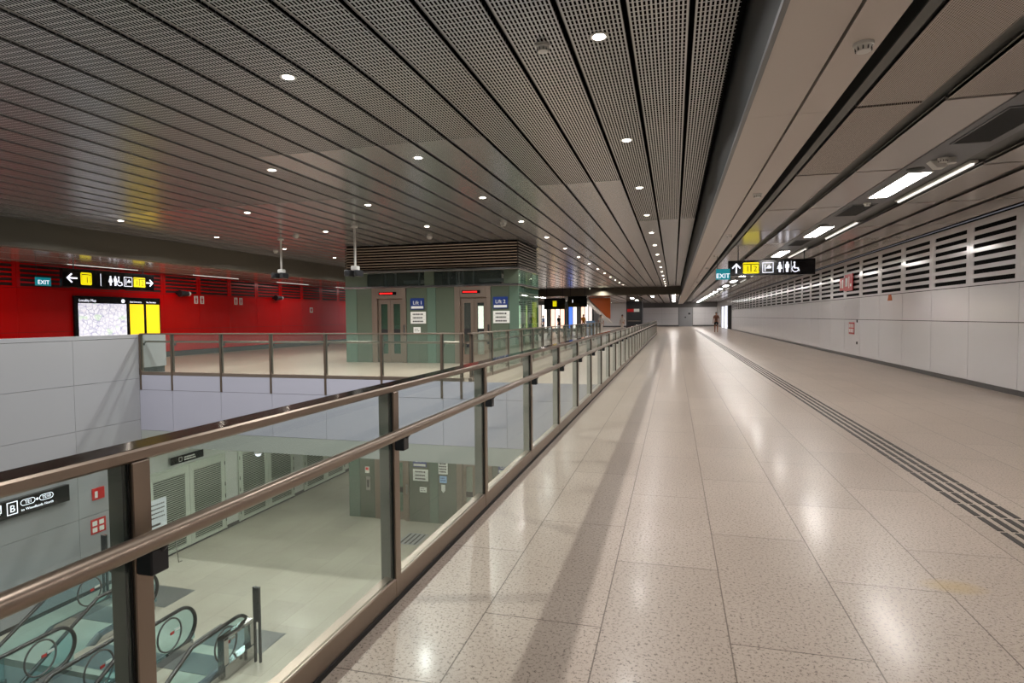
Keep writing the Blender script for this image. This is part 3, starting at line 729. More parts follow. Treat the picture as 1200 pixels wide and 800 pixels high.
wr = [lambda g: arrow(g, .24, .24, .155, PI/2), lambda g: platform_sym(g, 1.0, .08, .32), lambda g: man(g, 1.50, .09, .31, True), lambda g: g.box(1.60, 1.607, .08, .42, 0, .0015),
      lambda g: man(g, 1.71, .09, .31), lambda g: g.box(1.82, 1.827, .08, .42, 0, .0015), lambda g: chair_sym(g, 1.95, .09, .31)]
hanging_sign('hanging_direction_sign', FY(1.65, 20, 2.76), 2.5, .48, 3.5, 'black hanging direction sign over the corridor with arrow up and exits 1 2', [(.43, .07, .48, .34, '12')], wr)
wl = [lambda g: arrow(g, .31, .31, .19, PI), lambda g: g.box(1.35, 1.37, .09, .52, 0, .002), lambda g: man(g, 1.74, .13, .34, True), lambda g: man(g, 1.93, .13, .34),
      lambda g: chair_sym(g, 2.11, .13, .34), lambda g: platform_sym(g, 2.28, .12, .35), lambda g: arrow(g, 3.40, .30, .16, 0)]
hanging_sign('hanging_direction_sign', FX(-19.5, 15.25, 2.66), 3.6, .62, 3.45, 'wide black hanging sign with arrows both ways before the red wall', [(.62, .10, .40, .42, '1'), (2.68, .12, .52, .36, '12')], wl)
hanging_sign('hanging_direction_sign', FY(-8.55, 40, 2.05), 1.45, .75, 4.04, 'distant black hanging sign with one yellow square, right of lifts', [(.6, .2, .28, .36, '1')], None)
hanging_sign('hanging_direction_sign', FY(-7.0, 40.6, 2.2), 1.3, .75, 4.04, 'distant plain black hanging sign, farther and right of the yellow square one', [], [lambda g: g.box(.3, .34, .3, .5, 0, .002)])
def exit_sign(T, label, zc, w_=.42, h_=.27):
    root = thing('exit_sign', T @ Vector((w_/2, h_, -.02)), label, 'exit sign')
    f = MB(T); f.bbox(0, w_, 0, h_, -.04, 0, .005); f.build('face', M['teal'], root)
    f = MB(T @ Matrix.Translation((0, 0, .0005))); put_text(f, 'EXIT', w_/2, .05, .19, cx=True, wz=.001); f.build('lettering', M['lit'], root)
    f = MB(T); f.cyl((.04, h_, -.02), (.04, zc-(T @ Vector((0, 0, 0))).z, -.02), .008, 8); f.build('hanger', M['dark'], root)
exit_sign(FY(1.22, 19, 2.60), 'small teal EXIT sign hanging beside the corridor direction sign', 3.3, .40, .32)
exit_sign(FX(-20.1, 14.82, 2.70), 'small teal EXIT sign hanging before the red wall at far left', 3.45, .50, .27)
# map light box on the red wall
mp = thing('map_light_box', (XR+.02, 16.3, .5), 'lit street map board with two yellow directory panels on red wall', 'map board')
T = FX(XR+.10, 16.45, .5)
f = MB(T); f.bbox(-.12, 3.55, -.1, 1.92, -.09, 0, .01); f.build('frame', M['signb'], mp)
f = MB(T); f.box(.02, 1.95, 0, 1.66, .001, .006); f.build('street_map', M['map'], mp)
f = MB(T); f.box(2.10, 2.73, 0, 1.66, .001, .006); f.build('yellow_directory', M['lityy'], mp)
f = MB(T); f.box(2.85, 3.48, 0, 1.66, .001, .006); f.build('yellow_directory', M['lityy'], mp)
f = MB(T); put_text(f, 'Locality Map', .05, 1.72, .13); f.prism(circ(1.82, 1.77, .075), 'z', .001, .004); put_text(f, 'Exit Directory', 2.12, 1.72, .09); put_text(f, 'Bus Services', 2.87, 1.72, .09); f.build('title_lettering', M['lit'], mp)

# ================================================================== RED WALL DETAILS
for i, y_ in enumerate((20.75, 27.1)):
    s_ = thing('wall_speaker', (XR+.02, y_+.4, 2.55+.1*i), 'round grey speaker on the red wall, ' + ('just right of the hanging sign' if i == 0 else 'farther right above the railing'), 'speaker')
    f = MB(); f.cyl((XR+.0, y_+.2, 2.66), (XR+.18, y_+.2, 2.66), .05, 12); f.build('arm', M['dark'], s_)
    f = MB(); f.cyl((XR+.25, y_+.1, 2.66), (XR+.25, y_+.55, 2.66), .14, 16, r1=.10); f.build('horn', M['dark'], s_)
    f = MB(); f.sphere((XR+.25, y_+.6, 2.66), .1); f.build('cap', M['white'], s_)
for i, y_ in enumerate((21.9, 22.25, 24.4, 24.75)):
    sign_plate('wall_pictogram', FX(XR+.001, y_, 2.25), .22, .34, .012, 'small white figure plate on red wall, %s from the left' % ORD[i], 'sign', M['signw'], [('figure', lambda g: man(g, .11, .03, .28, False), M['lred'])])
sign_plate('wall_notice', FX(XR+.001, 30.6, 1.9), .3, .3, .012, 'lone small pink notice on red wall near the lifts', 'sign', M['signw'], [('symbol', lambda g: g.box(.06, .24, .06, .24, 0, .002), M['lred'])])

# ================================================================== RIGHT WALL DETAILS
T = FXm(XW-.02, 25.1, 2.42)
s_ = thing('hose_reel_sign', (XW, 24, 2.4), 'red hose reel sign standing off the louvred corridor wall', 'sign')
f = MB(T); f.bbox(0, .62, .0, .46, .0, .03, .004); f.bbox(.72, 1.75, -.05, .55, .02, .05, .004); f.build('plate', M['lred'], s_)
f = MB(T); f.box(.12, .22, .1, .36, .031, .033); f.box(.35, .48, .08, .38, .031, .033); f.box(.85, 1.15, .12, .42, .051, .053); f.box(1.28, 1.36, .05, .46, .051, .053); f.box(1.45, 1.62, .1, .2, .051, .053); f.build('symbol', M['signw'], s_)
f = MB(T); f.cyl((.3, .2, -.02), (.3, .2, .0), .03, 8); f.cyl((1.2, .2, -.02), (1.2, .2, .02), .03, 8); f.build('bracket', M['dark'], s_)
sign_plate('fire_notice', FXm(XW-.001, 23.95, .83), .66, .42, .012, 'red and white fire notice low on the white corridor wall', 'sign', M['lred'], [('print', lambda g: [g.box(.05+.2*i, .2+.2*i, .06+.17*j, .19+.17*j, 0, .002) for i in range(3) for j in range(2)], M['signw'])])
for z_ in (1.25, .5): sign_plate('hinge_block', FXm(XW-.001, 23.0, z_), .08, .09, .02, 'tiny dark lock on the hose reel panel, ' + ('upper' if z_ > 1 else 'lower'), 'lock', M['dark'], [('keyhole', lambda g: g.box(.03, .05, .02, .07, 0, .003), M['black'])])
tag(MB(FXm(XW-.001, 19.95, 1.92)).prism([(0, 0), (.36, 0), (.28, .17), (.08, .17)], 'z', 0, .012).build('warning_plate', M['orangep'], origin=(XW-.001, 19.95, 1.92)), 'small orange brown warning plate under the louvres', 'sign')

# ================================================================== CEILING FIXTURES
def detector(x, y, z, label, s=1.):
    r = thing('smoke_detector', (x, y, z), label, 'smoke detector')
    f = MB(); f.cyl((x, y, z-.02*s), (x, y, z), .062*s, 20); f.build('base', M['white'], r)
    f = MB(); f.cyl((x, y, z-.055*s), (x, y, z-.02*s), .042*s, 20, r1=.056*s)
    for k in range(10):
        a = 2*PI*k/10; f.box(x+.048*s*math.cos(a)-.004, x+.048*s*math.cos(a)+.004, y+.048*s*math.sin(a)-.004, y+.048*s*math.sin(a)+.004, z-.05*s, z-.02*s, 1)
    f.build('sensor_head', [M['white'], M['base']], r)
detector(1.2, 4.47, 3.3, 'round white smoke detector on the beige bulkhead, nearest the camera')
for i in range(9): detector(1.18, 9.47+4.6*i, 3.3, 'round white smoke detector on the beige bulkhead, %s from the camera' % ORD[i+1])
detector(2.79 + .53, 9.9-1.0, 3.512, 'small white detector in the grey light channel beside the round vent')
detector(3.33, 12.05, 3.512, 'white detector in the grey channel past the first panel light')
for i, (x, y) in enumerate(((-1.18, 5.53), (-7.3, 17.3), (-4.38, 15.41), (-3.39, 25.29), (-11.0, 15.8), (-14.17, 19.09))):
    detector(x, y, 4.04, 'white detector on the slatted ceiling, ' + ['beside the nearest downlights', 'just in front of the lift crown', 'ahead of the lift block right corner', 'far right beyond the lift block', 'over the left part near the beam', 'close under the dark left beam'][i], 1.4 if i else 1.1)
# projecting horn/strobe with detector in the light channel
r = thing('ceiling_sounder', (3.36, 9.2, 3.512), 'white projecting ceiling sounder beside the dark square grille', 'sounder')
f = MB(); f.prism([(3.22, 3.512), (3.50, 3.512), (3.46, 3.47), (3.40, 3.42), (3.30, 3.42), (3.24, 3.49)], 'y', 9.02, 9.16); f.build('body', M['white'], r)
f = MB(); f.cyl((3.42, 8.92, 3.44), (3.42, 8.92, 3.512), .055, 16); f.build('sensor', M['white'], r)
def grille(x0, x1, y0, y1, label):
    r = thing('ceiling_grille', ((x0+x1)/2, (y0+y1)/2, 3.512), label, 'grille')
    f = MB(); f.box(x0, x1, y0, y0+.02, 3.5, 3.512); f.box(x0, x1, y1-.02, y1, 3.5, 3.512); f.box(x0, x0+.02, y0+.02, y1-.02, 3.5, 3.512); f.box(x1-.02, x1, y0+.02, y1-.02, 3.5, 3.512); f.build('frame', M['grey'], r)
    f = MB(); y = y0+.03
    while y < y1-.03: f.box(x0+.02, x1-.02, y, y+.012, 3.504, 3.510); y += .03
    f.box(x0+.02, x1-.02, y0+.02, y1-.02, 3.5105, 3.5118); f.build('slats', M['dgrey'], r)
for i in range(8): grille(3.12, 3.54, 6.9+5.27*i, 8.2+5.27*i, 'dark air grille in the grey light channel, %s from the camera' % ORD[i])
for i in range(7):
    y = 9.3+.1+5.27*i if i else 9.45
    f = MB(); f.cyl((3.2, y, 3.506), (3.2, y, 3.512), .11, 24); f.cyl((3.2, y, 3.500), (3.2, y, 3.506), .08, 24); o = f.build('round_speaker', M['dgrey'], origin=(3.2, y, 3.512))
    tag(o, 'round dark ceiling speaker at a panel light end, %s from the camera' % ORD[i], 'speaker')
def pole_camera(x, y, zb, label):
    r = thing('pole_camera', (x, y, 4.04), label, 'security camera')
    f = MB(); f.cyl((x, y, zb+.22), (x, y, 4.04), .03, 12); f.cyl((x, y, 4.0), (x, y, 4.04), .09, 16); f.build('pole', M['white'], r)
    f = MB(); f.bbox(x-.10, x+.10, y-.08, y+.08, zb+.12, zb+.24, .02); f.build('mount', M['white'], r)
    f = MB(); f.bbox(x-.21, x-.07, y-.25, y+.1, zb-.05, zb+.12, .02); f.bbox(x+.06, x+.18, y-.2, y+.12, zb-.05, zb+.12, .02); f.build('camera_body', M['dark'], r)
    f = MB(); f.cyl((x-.14, y-.27, zb+.03), (x-.14, y-.25, zb+.03), .04, 12); f.cyl((x+.12, y-.22, zb+.03), (x+.12, y-.20, zb+.03), .04, 12); f.build('lens', M['gasket'], r)
pole_camera(-8.40, 14.7, 2.72, 'security cameras on white pole hanging in front of left lift')
pole_camera(-11.9, 16.3, 2.85, 'security cameras on white pole hanging before the red wall')
r = thing('dome_camera', (-10.75, 13.35, -2.0), 'small white dome camera under the far slab edge above the cabinets', 'security camera')
f = MB(); f.cyl((-10.75, 13.55, -2.06), (-10.75, 13.55, -2.0), .10, 18); f.build('base', M['white'], r)
f = MB(); f.sphere((-10.75, 13.55, -2.06), .085, 16); f.build('dome', M['lit'], r)  # dome glows by emission to look bright, though it is no lamp

# ================================================================== LOWER LEVEL
def cabinet(y0, w_, n, label, tall=2.56):
    r = thing('louvred_cabinet', (XL, y0, ZL), label, 'cabinet')
    T = FX(XL+.012, y0, ZL)
    f = MB(T); f.box(0, w_*2+.04, .06, tall+.04, -.01, .0); f.box(0, w_*2+.04, tall, tall+.05, 0, .05); f.box(0, .03, .06, tall, 0, .05); f.box(w_*2+.01, w_*2+.04, .06, tall, 0, .05); f.build('frame', M['cab'], r)
    for j in (0, 1):
        a = .03+j*(w_-.01)+.005; b = a+w_-.02; m_ = .17
        f = MB(T); zs = [.07, .25, .75, .95, tall-.02]
        f.box(a, a+m_, .07, tall-.01, .012, .045); f.box(b-m_, b, .07, tall-.01, .012, .045)
        f.box(a+m_, b-m_, .07, .16, .012, .045); f.box(a+m_, b-m_, .60, .82, .012, .045); f.box(a+m_, b-m_, tall-.20, tall-.01, .012, .045)
        d = f.build('door', M['cab'], r)
        f = MB(T); f.box(a+m_, b-m_, .16, tall-.20, .004, .012, 1)
        for z0, z1 in ((.16, .60), (.82, tall-.2)):
            z = z0+.006
            while z < z1-.02:
                f.add([(a+m_, z, .014), (b-m_, z, .014), (b-m_, z+.034, .04), (a+m_, z+.034, .04), (a+m_, z+.004, .012), (b-m_, z+.004, .012), (b-m_, z+.040, .038), (a+m_, z+.040, .038)],
                      [(0,1,2,3),(7,6,5,4),(0,4,5,1),(1,5,6,2),(2,6,7,3),(3,7,4,0)]); z += .062
        f.build('louvres', [M['cab'], M['cabd']], d)
        hx = b-.5 if j else b-.1
        f = MB(T); f.bbox(b-.62, b-.38, .68, .74, .045, .07, .005) if j else f.bbox(b-.10, b-.04, .74, .80, .045, .07, .005); f.build('handle', M['dark'], d)
        f = MB(T); e = a-.004 if not j else b-.02
        for z in (.3, 1.1, 1.5, 2.2): f.bbox(e, e+.024, z, z+.12, .045, .062, .003)
        f.build('hinge', M['base'], d)
for i, y0 in enumerate((13.50, 17.2, 20.95, 24.7)):
    cabinet(y0, 1.52, i, 'pale louvred double door cabinet in the lower wall, %s from the left' % ORD[i])
sign_plate('cabinet_sign', FX(XL+.07, 14.32, ZL+2.70), 1.28, .23, .02, 'black sign strip above the leftmost louvred cabinet', 'sign', M['signb'],
           [('lettering', dashes(2, .5, .95, .12, .07, .045), M['signw']), ('symbol', lambda g: outline(g, .3, .42, .05, .18, .012), M['signw'])])
T = FX(XL+.14, 9.45, ZL+2.61)
sb = thing('platform_sign', T @ Vector((1, .4, 0)), 'black platform sign reading B TE1 TE10 on the lower left wall', 'sign')
f = MB(T); f.bbox(-1.3, 1.75, 0, .40, -.13, 0, .006); f.build('housing', M['signb'], sb)
f = MB(T)
outline(f, .31, .54, .07, .36, .018); put_text(f, 'B', .425, .13, .22, cx=True, wz=.001)
def pill(g, x0, x1, y0, y1, w_):
    pts = []; r_ = (y1-y0)/2; n = 8
    out = [(x0+r_+r_*math.cos(PI/2+PI*k/n), y0+r_+r_*math.sin(PI/2+PI*k/n)) for k in range(n+1)]+[(x1-r_+r_*math.cos(-PI/2+PI*k/n), y0+r_+r_*math.sin(-PI/2+PI*k/n)) for k in range(n+1)]
    q = r_-w_; inn = [(x0+r_+q*math.cos(PI/2+PI*k/n), y0+r_+q*math.sin(PI/2+PI*k/n)) for k in range(n+1)]+[(x1-r_+q*math.cos(-PI/2+PI*k/n), y0+r_+q*math.sin(-PI/2+PI*k/n)) for k in range(n+1)]
    m_ = len(out)
    for k in range(m_): g.prism([out[k], out[(k+1) % m_], inn[(k+1) % m_], inn[k]], 'z', 0, .002)
pill(f, .60, .93, .20, .34, .012); pill(f, 1.02, 1.35, .20, .34, .012); put_text(f, 'TE1', .765, .238, .10, cx=True, wz=.001); put_text(f, 'TE10', 1.185, .238, .10, cx=True, wz=.001); f.prism(circ(.975, .27, .028), 'z', 0, .002)
put_text(f, 'to Woodlands North', .61, .085, .085, wz=.001)
outline(f, -.05, .2, .17, .35, .02); arrow(f, .12, .11, .07, -2.4)
f.build('lettering', M['lit'], sb)
sign_plate('fire_hose_sign', FX(XL+.001, 11.88, ZL+2.38), .34, .30, .03, 'small red fire sign with white figures, upper one right of platform sign', 'sign', M['lred'], [('print', lambda g: g.box(.06, .14, .05, .22, 0, .002), M['signw'])])
sign_plate('fire_hose_sign', FX(XL+.001, 11.82, ZL+1.5), .42, .38, .015, 'red and white fire notice below the small red fire sign', 'sign', M['lred'], [('print', lambda g: [g.box(.04+.19*i, .17+.19*i, .04+.17*j, .16+.17*j, 0, .002) for i in range(2) for j in range(2)], M['signw'])])
def bollard(x, y, label):
    r = thing('sensor_post', (x, y, ZL), label, 'post')
    f = MB(); f.bbox(x-.075, x+.075, y-.03, y+.03, ZL+.85, ZL+1.55, .004); f.build('head', M['dark'], r)
    for s_ in (-1, 1): f = MB(); f.box(x+s_*.058-.017, x+s_*.058+.017, y-.025, y+.025, ZL, ZL+.85); f.build('leg', M['dark'], r)
    f = MB(); f.box(x-.078, x+.078, y-.033, y+.033, ZL+1.55, ZL+1.565); f.build('cap', M['steel2'], r)
bollard(-8.22, 10.2, 'dark two legged sensor post at the foot of the nearest escalator')
bollard(-14.05, 11.8, 'dark sensor post against the lower left wall under red notices')
r = thing('poster_stand', (-13.9, 13.4, ZL), 'white printed notice on a thin metal stand before first cabinet', 'poster stand')
T = FX(-13.95, 12.93, ZL)
f = MB(T); f.box(0, .72, 1.2, 2.02, 0, .015); f.build('poster', M['paper'], r)
f = MB(T @ Matrix.Translation((0, 0, .0152))); dashes(4, .06, .66, 1.86, .12, .035)(f); f.box(.2, .5, 1.28, 1.34, 0, .002); f.build('print', M['base'], r)
f = MB(T)
for u in (.1, .95): f.tube([(u, 1.25, -.02), (u, .03, .15), (u+.12, .03, .15)], .012, 8); 
f.tube([(.1, 1.25, -.02), (.1, .03, -.3)], .012, 8); f.tube([(.1, 1.25, -.02), (.95, 1.25, -.02)], .012, 8); f.build('leg_frame', M['steel2'], r)
def plate(x0, x1, y0, y1, label, z=ZL):
    f = MB(); f.bbox(x0, x1, y0, y1, z, z+.006, .002); f.box(x0+.03, x1-.03, y0+.03, y1-.03, z+.006, z+.007)
    return tag(f.build('landing_plate', M['plate'], origin=((x0+x1)/2, y0, z)), label, 'floor plate')
g_ = thing('floor_drain', (-8, 17.2, ZL), 'small slotted drain grating in the floor before the lower lifts', 'drain')
f = MB(); f.box(-8.35, -7.65, 16.8, 17.75, ZL, ZL+.003); f.build('frame', M['wgrey'], g_)
f = MB()
for i in range(4): f.box(-8.28+.16*i, -8.22+.16*i, 16.85, 17.7, ZL+.003, ZL+.005)
f.build('slots', M['dark'], g_)

# ---------------------------------------------------------------- escalators
def escalator(xc, hw, yn, z0, d, g, length, label, glassm='tglass', wd=.03, housing=False):
    """yn: y of the newel tip; body runs in direction d along y; g=-1 down, +1 up"""
    root = thing('escalator', (xc, yn, z0), label, 'escalator')
    R = .40; FL = 1.15; a = math.radians(30)
    def pt(s_, h): return (yn+d*s_, z0+h)          # s: distance from newel tip
    def prof(s_):                                   # height of the step line at distance s
        s1 = R+FL
        return 0 if s_ <= s1 else g*(s_-s1)*math.tan(a)
    S = [R+FL*i/4 for i in range(5)]+[R+FL+length*i/10 for i in range(1, 11)]
    for sx in (-1, 1):
        x = xc+sx*hw
        path = [(x, *pt(s_, prof(s_)+.95)) for s_ in reversed(S)]
        arc = [(x, *pt(R-R*math.sin(t), .95-R+R*math.cos(t))) for t in [PI*k/16 for k in range(1, 17)]]
        path += arc; path += [(x, *pt(R+.35, .95-2*R))]
        f = MB(); f.tube(path, .038, 12, sx=1.15); f.build('handrail', M['rubber'], root)
        # glass balustrade
        top = [pt(s_, prof(s_)+.92) for s_ in reversed(S)]+[pt(R-(R-.03)*math.sin(t), .95-R+(R-.03)*math.cos(t)) for t in [PI*k/12 for k in range(1, 12)]]
        bot = [pt(s_, prof(s_)+.16) for s_ in S]
        n = len(top)
        f = MB(); poly_t = top; 
        bt = [pt(s_, prof(s_)+.16) for s_ in reversed(S)]+[pt(R-(R-.03)*math.sin(t)*1.0, .16) for t in [PI*k/12 for k in range(1, 12)]]
        vs = []
        for q in range(n): 
            for xx in (x-.006, x+.006): vs += [(xx, *poly_t[q]), (xx, bt[q][0], min(bt[q][1], poly_t[q][1]))]
        fs = []
        for q in range(n-1):
            b0 = q*4; b1 = b0+4; fs += [(b0, b1, b1+1, b0+1), (b0+3, b1+3, b1+2, b0+2), (b0+2, b1+2, b1, b0), (b0+1, b1+1, b1+3, b0+3)]
        f.add(vs, fs); f.build('balustrade_glass', M[glassm], root)
        # steel deck and skirt
        f = MB()
        for i in range(len(S)-1):
            (ya, za), (yb, zb) = pt(S[i], prof(S[i])), pt(S[i+1], prof(S[i+1]))
            for xa, xb, h0, h1 in ((x-sx*.05, x+sx*.12, -.30, .17),):
                f.add([(xa, ya, za+h0), (xb, ya, za+h0), (xb, ya, za+h1-.05), (xa, ya, za+h1), (xa, yb, zb+h0), (xb, yb, zb+h0), (xb, yb, zb+h1-.05), (xa, yb, zb+h1)],
                      [(0,1,2,3),(7,6,5,4),(0,4,5,1),(1,5,6,2),(2,6,7,3),(3,7,4,0)])
        ya, yb = sorted((pt(.12, 0)[0], pt(R, 0)[0])); f.box(x-.05, x+.05, ya, yb, z0, z0+.17)
        f.build('deck', M['steel2'], root)
        f = MB(); ya, _z = pt(R+.28, 0)
        ring = [(x, ya+.30*math.cos(2*PI*k/28), z0+.55+.33*math.sin(2*PI*k/28)) for k in range(28)]
        f.tube(ring, .018, 6, closed=True); nr = f.build('newel_ring', M['base'], root)
        f = MB(); f.box(x-.009, x+.009, *sorted((ya+d*-.02, ya+d*-.11)), z0+.53, z0+.585, 0); f.build('safety_sticker', M['lred'], root)
        f = MB(); f.box(x-.009, x+.009, *sorted((ya+d*-.13, ya+d*-.26)), z0+.56, z0+.61, 0); f.build('white_label', M['signw'], root)
        if housing and sx == 1:
            f = MB(); ya, yb = sorted((pt(.10, 0)[0], pt(R+.55, 0)[0])); f.bbox(x+.03, x+.22, ya, yb, z0+.0, z0+.28, .01); f.bbox(x+.03, x+.2, yb-.7 if d > 0 else ya, yb if d > 0 else ya+.12, z0+.28, z0+.82, .01); f.bbox(x+.03, x+.2, ya, yb, z0+.76, z0+.82, .01); f.bbox(x+.03, x+.2, yb-.1, yb, z0+.28, z0+.76, .01)
            f.build('newel_housing', M['steel2'], root)
    # comb plate and steps
    f = MB(); ya, yb = sorted((pt(R-.1, 0)[0], pt(R+FL*.45, 0)[0])); f.box(xc-hw+.05, xc+hw-.05, ya, yb, z0, z0+.012); f.build('comb_plate', M['plate'], root)
    s_ = R+FL*.45; i = 0
    while s_ < R+FL+length-.4 and i < 24:
        h = prof(s_+.2); h = round(h/.2)*.2 if abs(h) > .1 else 0
        f = MB(); ya, yb = sorted((pt(s_, 0)[0], pt(s_+.395, 0)[0])); f.box(xc-hw+.10, xc+hw-.10, ya, yb, z0+h-.2, z0+h-.005)
        y_ = ya+.0
        f.build('step', M['dark'], root); s_ += .4; i += 1
    return root
escalator(-9.31, .69, 10.45, ZL, -1, -1, 8, 'nearest escalator with a steel newel housing on its right rail', housing=True)
escalator(-11.03, .72, 9.15, ZL, -1, -1, 8, 'middle escalator set back furthest from the landing')
escalator(-12.85, .65, 11.60, ZL, -1, -1, 9, 'escalator along the lower left wall, farthest left of three')
plate(-10.1, -8.35, 10.46, 11.3, 'grey steel landing plate before the nearest escalator')
plate(-11.9, -10.2, 9.16, 9.95, 'grey steel landing plate before the middle escalator')
plate(-13.6, -12.0, 11.61, 12.58, 'grey steel landing plate before the escalator by the left wall')

# ================================================================== FAR HALL
escalator(-6.85, .66, 41.5, .0, 1, -1, 4.2, 'distant escalator going down at the end of the left hall', glassm='glass')
st = thing('rising_escalator_truss', (-6.8, 61, 0), 'diagonal escalator truss with an orange underside, far beyond the railings', 'escalator')
f = MB(); f.prism([(-9.0, 3.42), (-8.6, 3.42), (-6.0, .9), (-6.4, .9)], 'y', 60.5, 61.5)
for k in range(10): f.box(-8.8+.26*k, -8.7+.26*k, 60.4, 60.5, 3.1-.25*k, 3.6-.25*k-.3)
f.build('truss', M['whitec'], st)
f = MB(); f.prism([(-8.4, 3.42), (-6.2, 3.42), (-6.2, 1.3), (-6.6, 1.5)], 'y', 61.0, 61.3); f.build('soffit', M['orangep'], st)
def shop(x0, x1, y, z1, cols, label):
    r = thing('shop_front', ((x0+x1)/2, y, 0), label, 'shop')
    f = MB(); f.box(x0, x0+.15, y-.1, y+.1, 0, z1); f.box(x1-.15, x1, y-.1, y+.1, 0, z1); f.box(x0, x1, y-.1, y+.1, z1-.35, z1); f.box(x0, x1, y+.1, y+.2, 0, z1); f.build('frame', M['dgrey'], r)
    n = len(cols); w_ = (x1-x0-.3)/n
    for i, c in enumerate(cols):
        f = MB(); f.box(x0+.15+i*w_+.05, x0+.15+(i+1)*w_-.05, y, y+.08, .35, z1-.4)
        m = bpy.data.materials.get('shop_window_%d_%d_%d' % c) or mat('shop_window_%d_%d_%d' % c, c, .5, emit=1.6)
        f.build('window', m, r)
W_ = (255, 246, 238); P_ = (255, 205, 180); B_ = (70, 110, 210); Y_ = (255, 226, 150); G_ = (150, 140, 130)
shop(-25.0, -22.4, 62, 3.2, [W_, B_, W_], 'bright distant shop front seen through the right lift door windows')
shop(-22.2, -19.8, 62, 3.2, [W_, P_, W_], 'second bright shop front seen through the right lift door windows')
shop(-17.2, -14.9, 62, 3.2, [(90, 90, 95), W_, Y_], 'brightly lit distant shop front seen through the lift block side glass')
shop(-14.8, -12.8, 62, 3.2, [W_, G_, W_], 'bright white distant shop front just right of the lift block')
shop(-12.7, -10.9, 62, 3.2, [P_, W_, P_], 'peach lit distant shop front, second right of the lift block')
shop(-10.8, -9.6, 62, 3.2, [B_, W_], 'blue and white distant shop front, third right of the lift block')
shop(-9.5, -8.0, 62, 3.2, [P_, W_, (200, 190, 185)], 'pale peach distant shop front behind the orange clothed person')
f = MB(); f.box(-10.0, -6.25, 88, 91.9, 0, 3.46); f.box(-10.05, -6.2, 87.95, 91.9, 0, .2, 1); panel_grid(f, FY(0, 87.97, 0), [-10, -8.1, -6.25], [.22, 1.2, 2.4, 3.4], th=.02); struct('wall_inner', f, [M['wallw'], M['base']])
k_ = thing('kiosk', (-4.6, 80, 0), 'dark grey kiosk block before the far white wall', 'kiosk')
f = MB(); f.bbox(-5.9, -3.9, 78, 80.5, 0, 3.44, .03); f.build('body', M['dark'], k_); f = MB(); f.box(-5.7, -4.1, 77.97, 78.0, .9, 1.0); f.build('counter', M['steel2'], k_)
rs = thing('red_sign', (-2.9, 45, 0), 'small red and white sign on a pole far behind the railing', 'sign')
f = MB(); f.cyl((-3.35, 45, 0), (-3.35, 45, 2.3), .03, 8); f.build('pole', M['dark'], rs); f = MB(); f.bbox(-3.35, -2.85, 44.98, 45.02, 1.86, 2.08, .005); f.build('panel', M['lred'], rs); f = MB(); f.bbox(-2.84, -2.45, 44.98, 45.02, 1.86, 2.08, .005); f.build('white_panel', M['signw'], rs)
yb = thing('yellow_banner', (-8.4, 34, 0), 'tall yellow banner stand seen through lift side glass', 'banner')
f = MB(); f.bbox(-8.05, -7.7, 33.98, 34.02, .9, 2.4, .005); f.build('panel', M['lityy'], yb); f = MB(); f.cyl((-7.87, 34, 0), (-7.87, 34, .9), .03, 8); f.box(-8.1, -7.65, 33.8, 34.2, 0, .03); f.build('stand', M['dark'], yb)

# ================================================================== PEOPLE
def skin_mesh(verts, edges, radii, name, material, parent, root=0, sub=2, origin=None):
    me = bpy.data.meshes.new('tmp'); me.from_pydata(verts, edges, []); o = bpy.data.objects.new('tmp', me); COL.objects.link(o)
    md = o.modifiers.new('s', 'SKIN'); sv = me.skin_vertices[0].data
    for i, r_ in enumerate(radii):
        sv[i].radius = (r_, r_) if not isinstance(r_, tuple) else r_
        sv[i].use_root = (i == root)
    sb_ = o.modifiers.new('b', 'SUBSURF'); sb_.levels = sub; sb_.render_levels = sub
    dg = bpy.context.evaluated_depsgraph_get(); nm = bpy.data.meshes.new_from_object(o.evaluated_get(dg)); bpy.data.objects.remove(o); bpy.data.meshes.remove(me)
    nm.name = name; nm.materials.clear(); nm.materials.append(material)
    for p in nm.polygons: p.use_smooth = True; p.material_index = 0
    ob = bpy.data.objects.new(name, nm); COL.objects.link(ob); ob.parent = parent; return ob
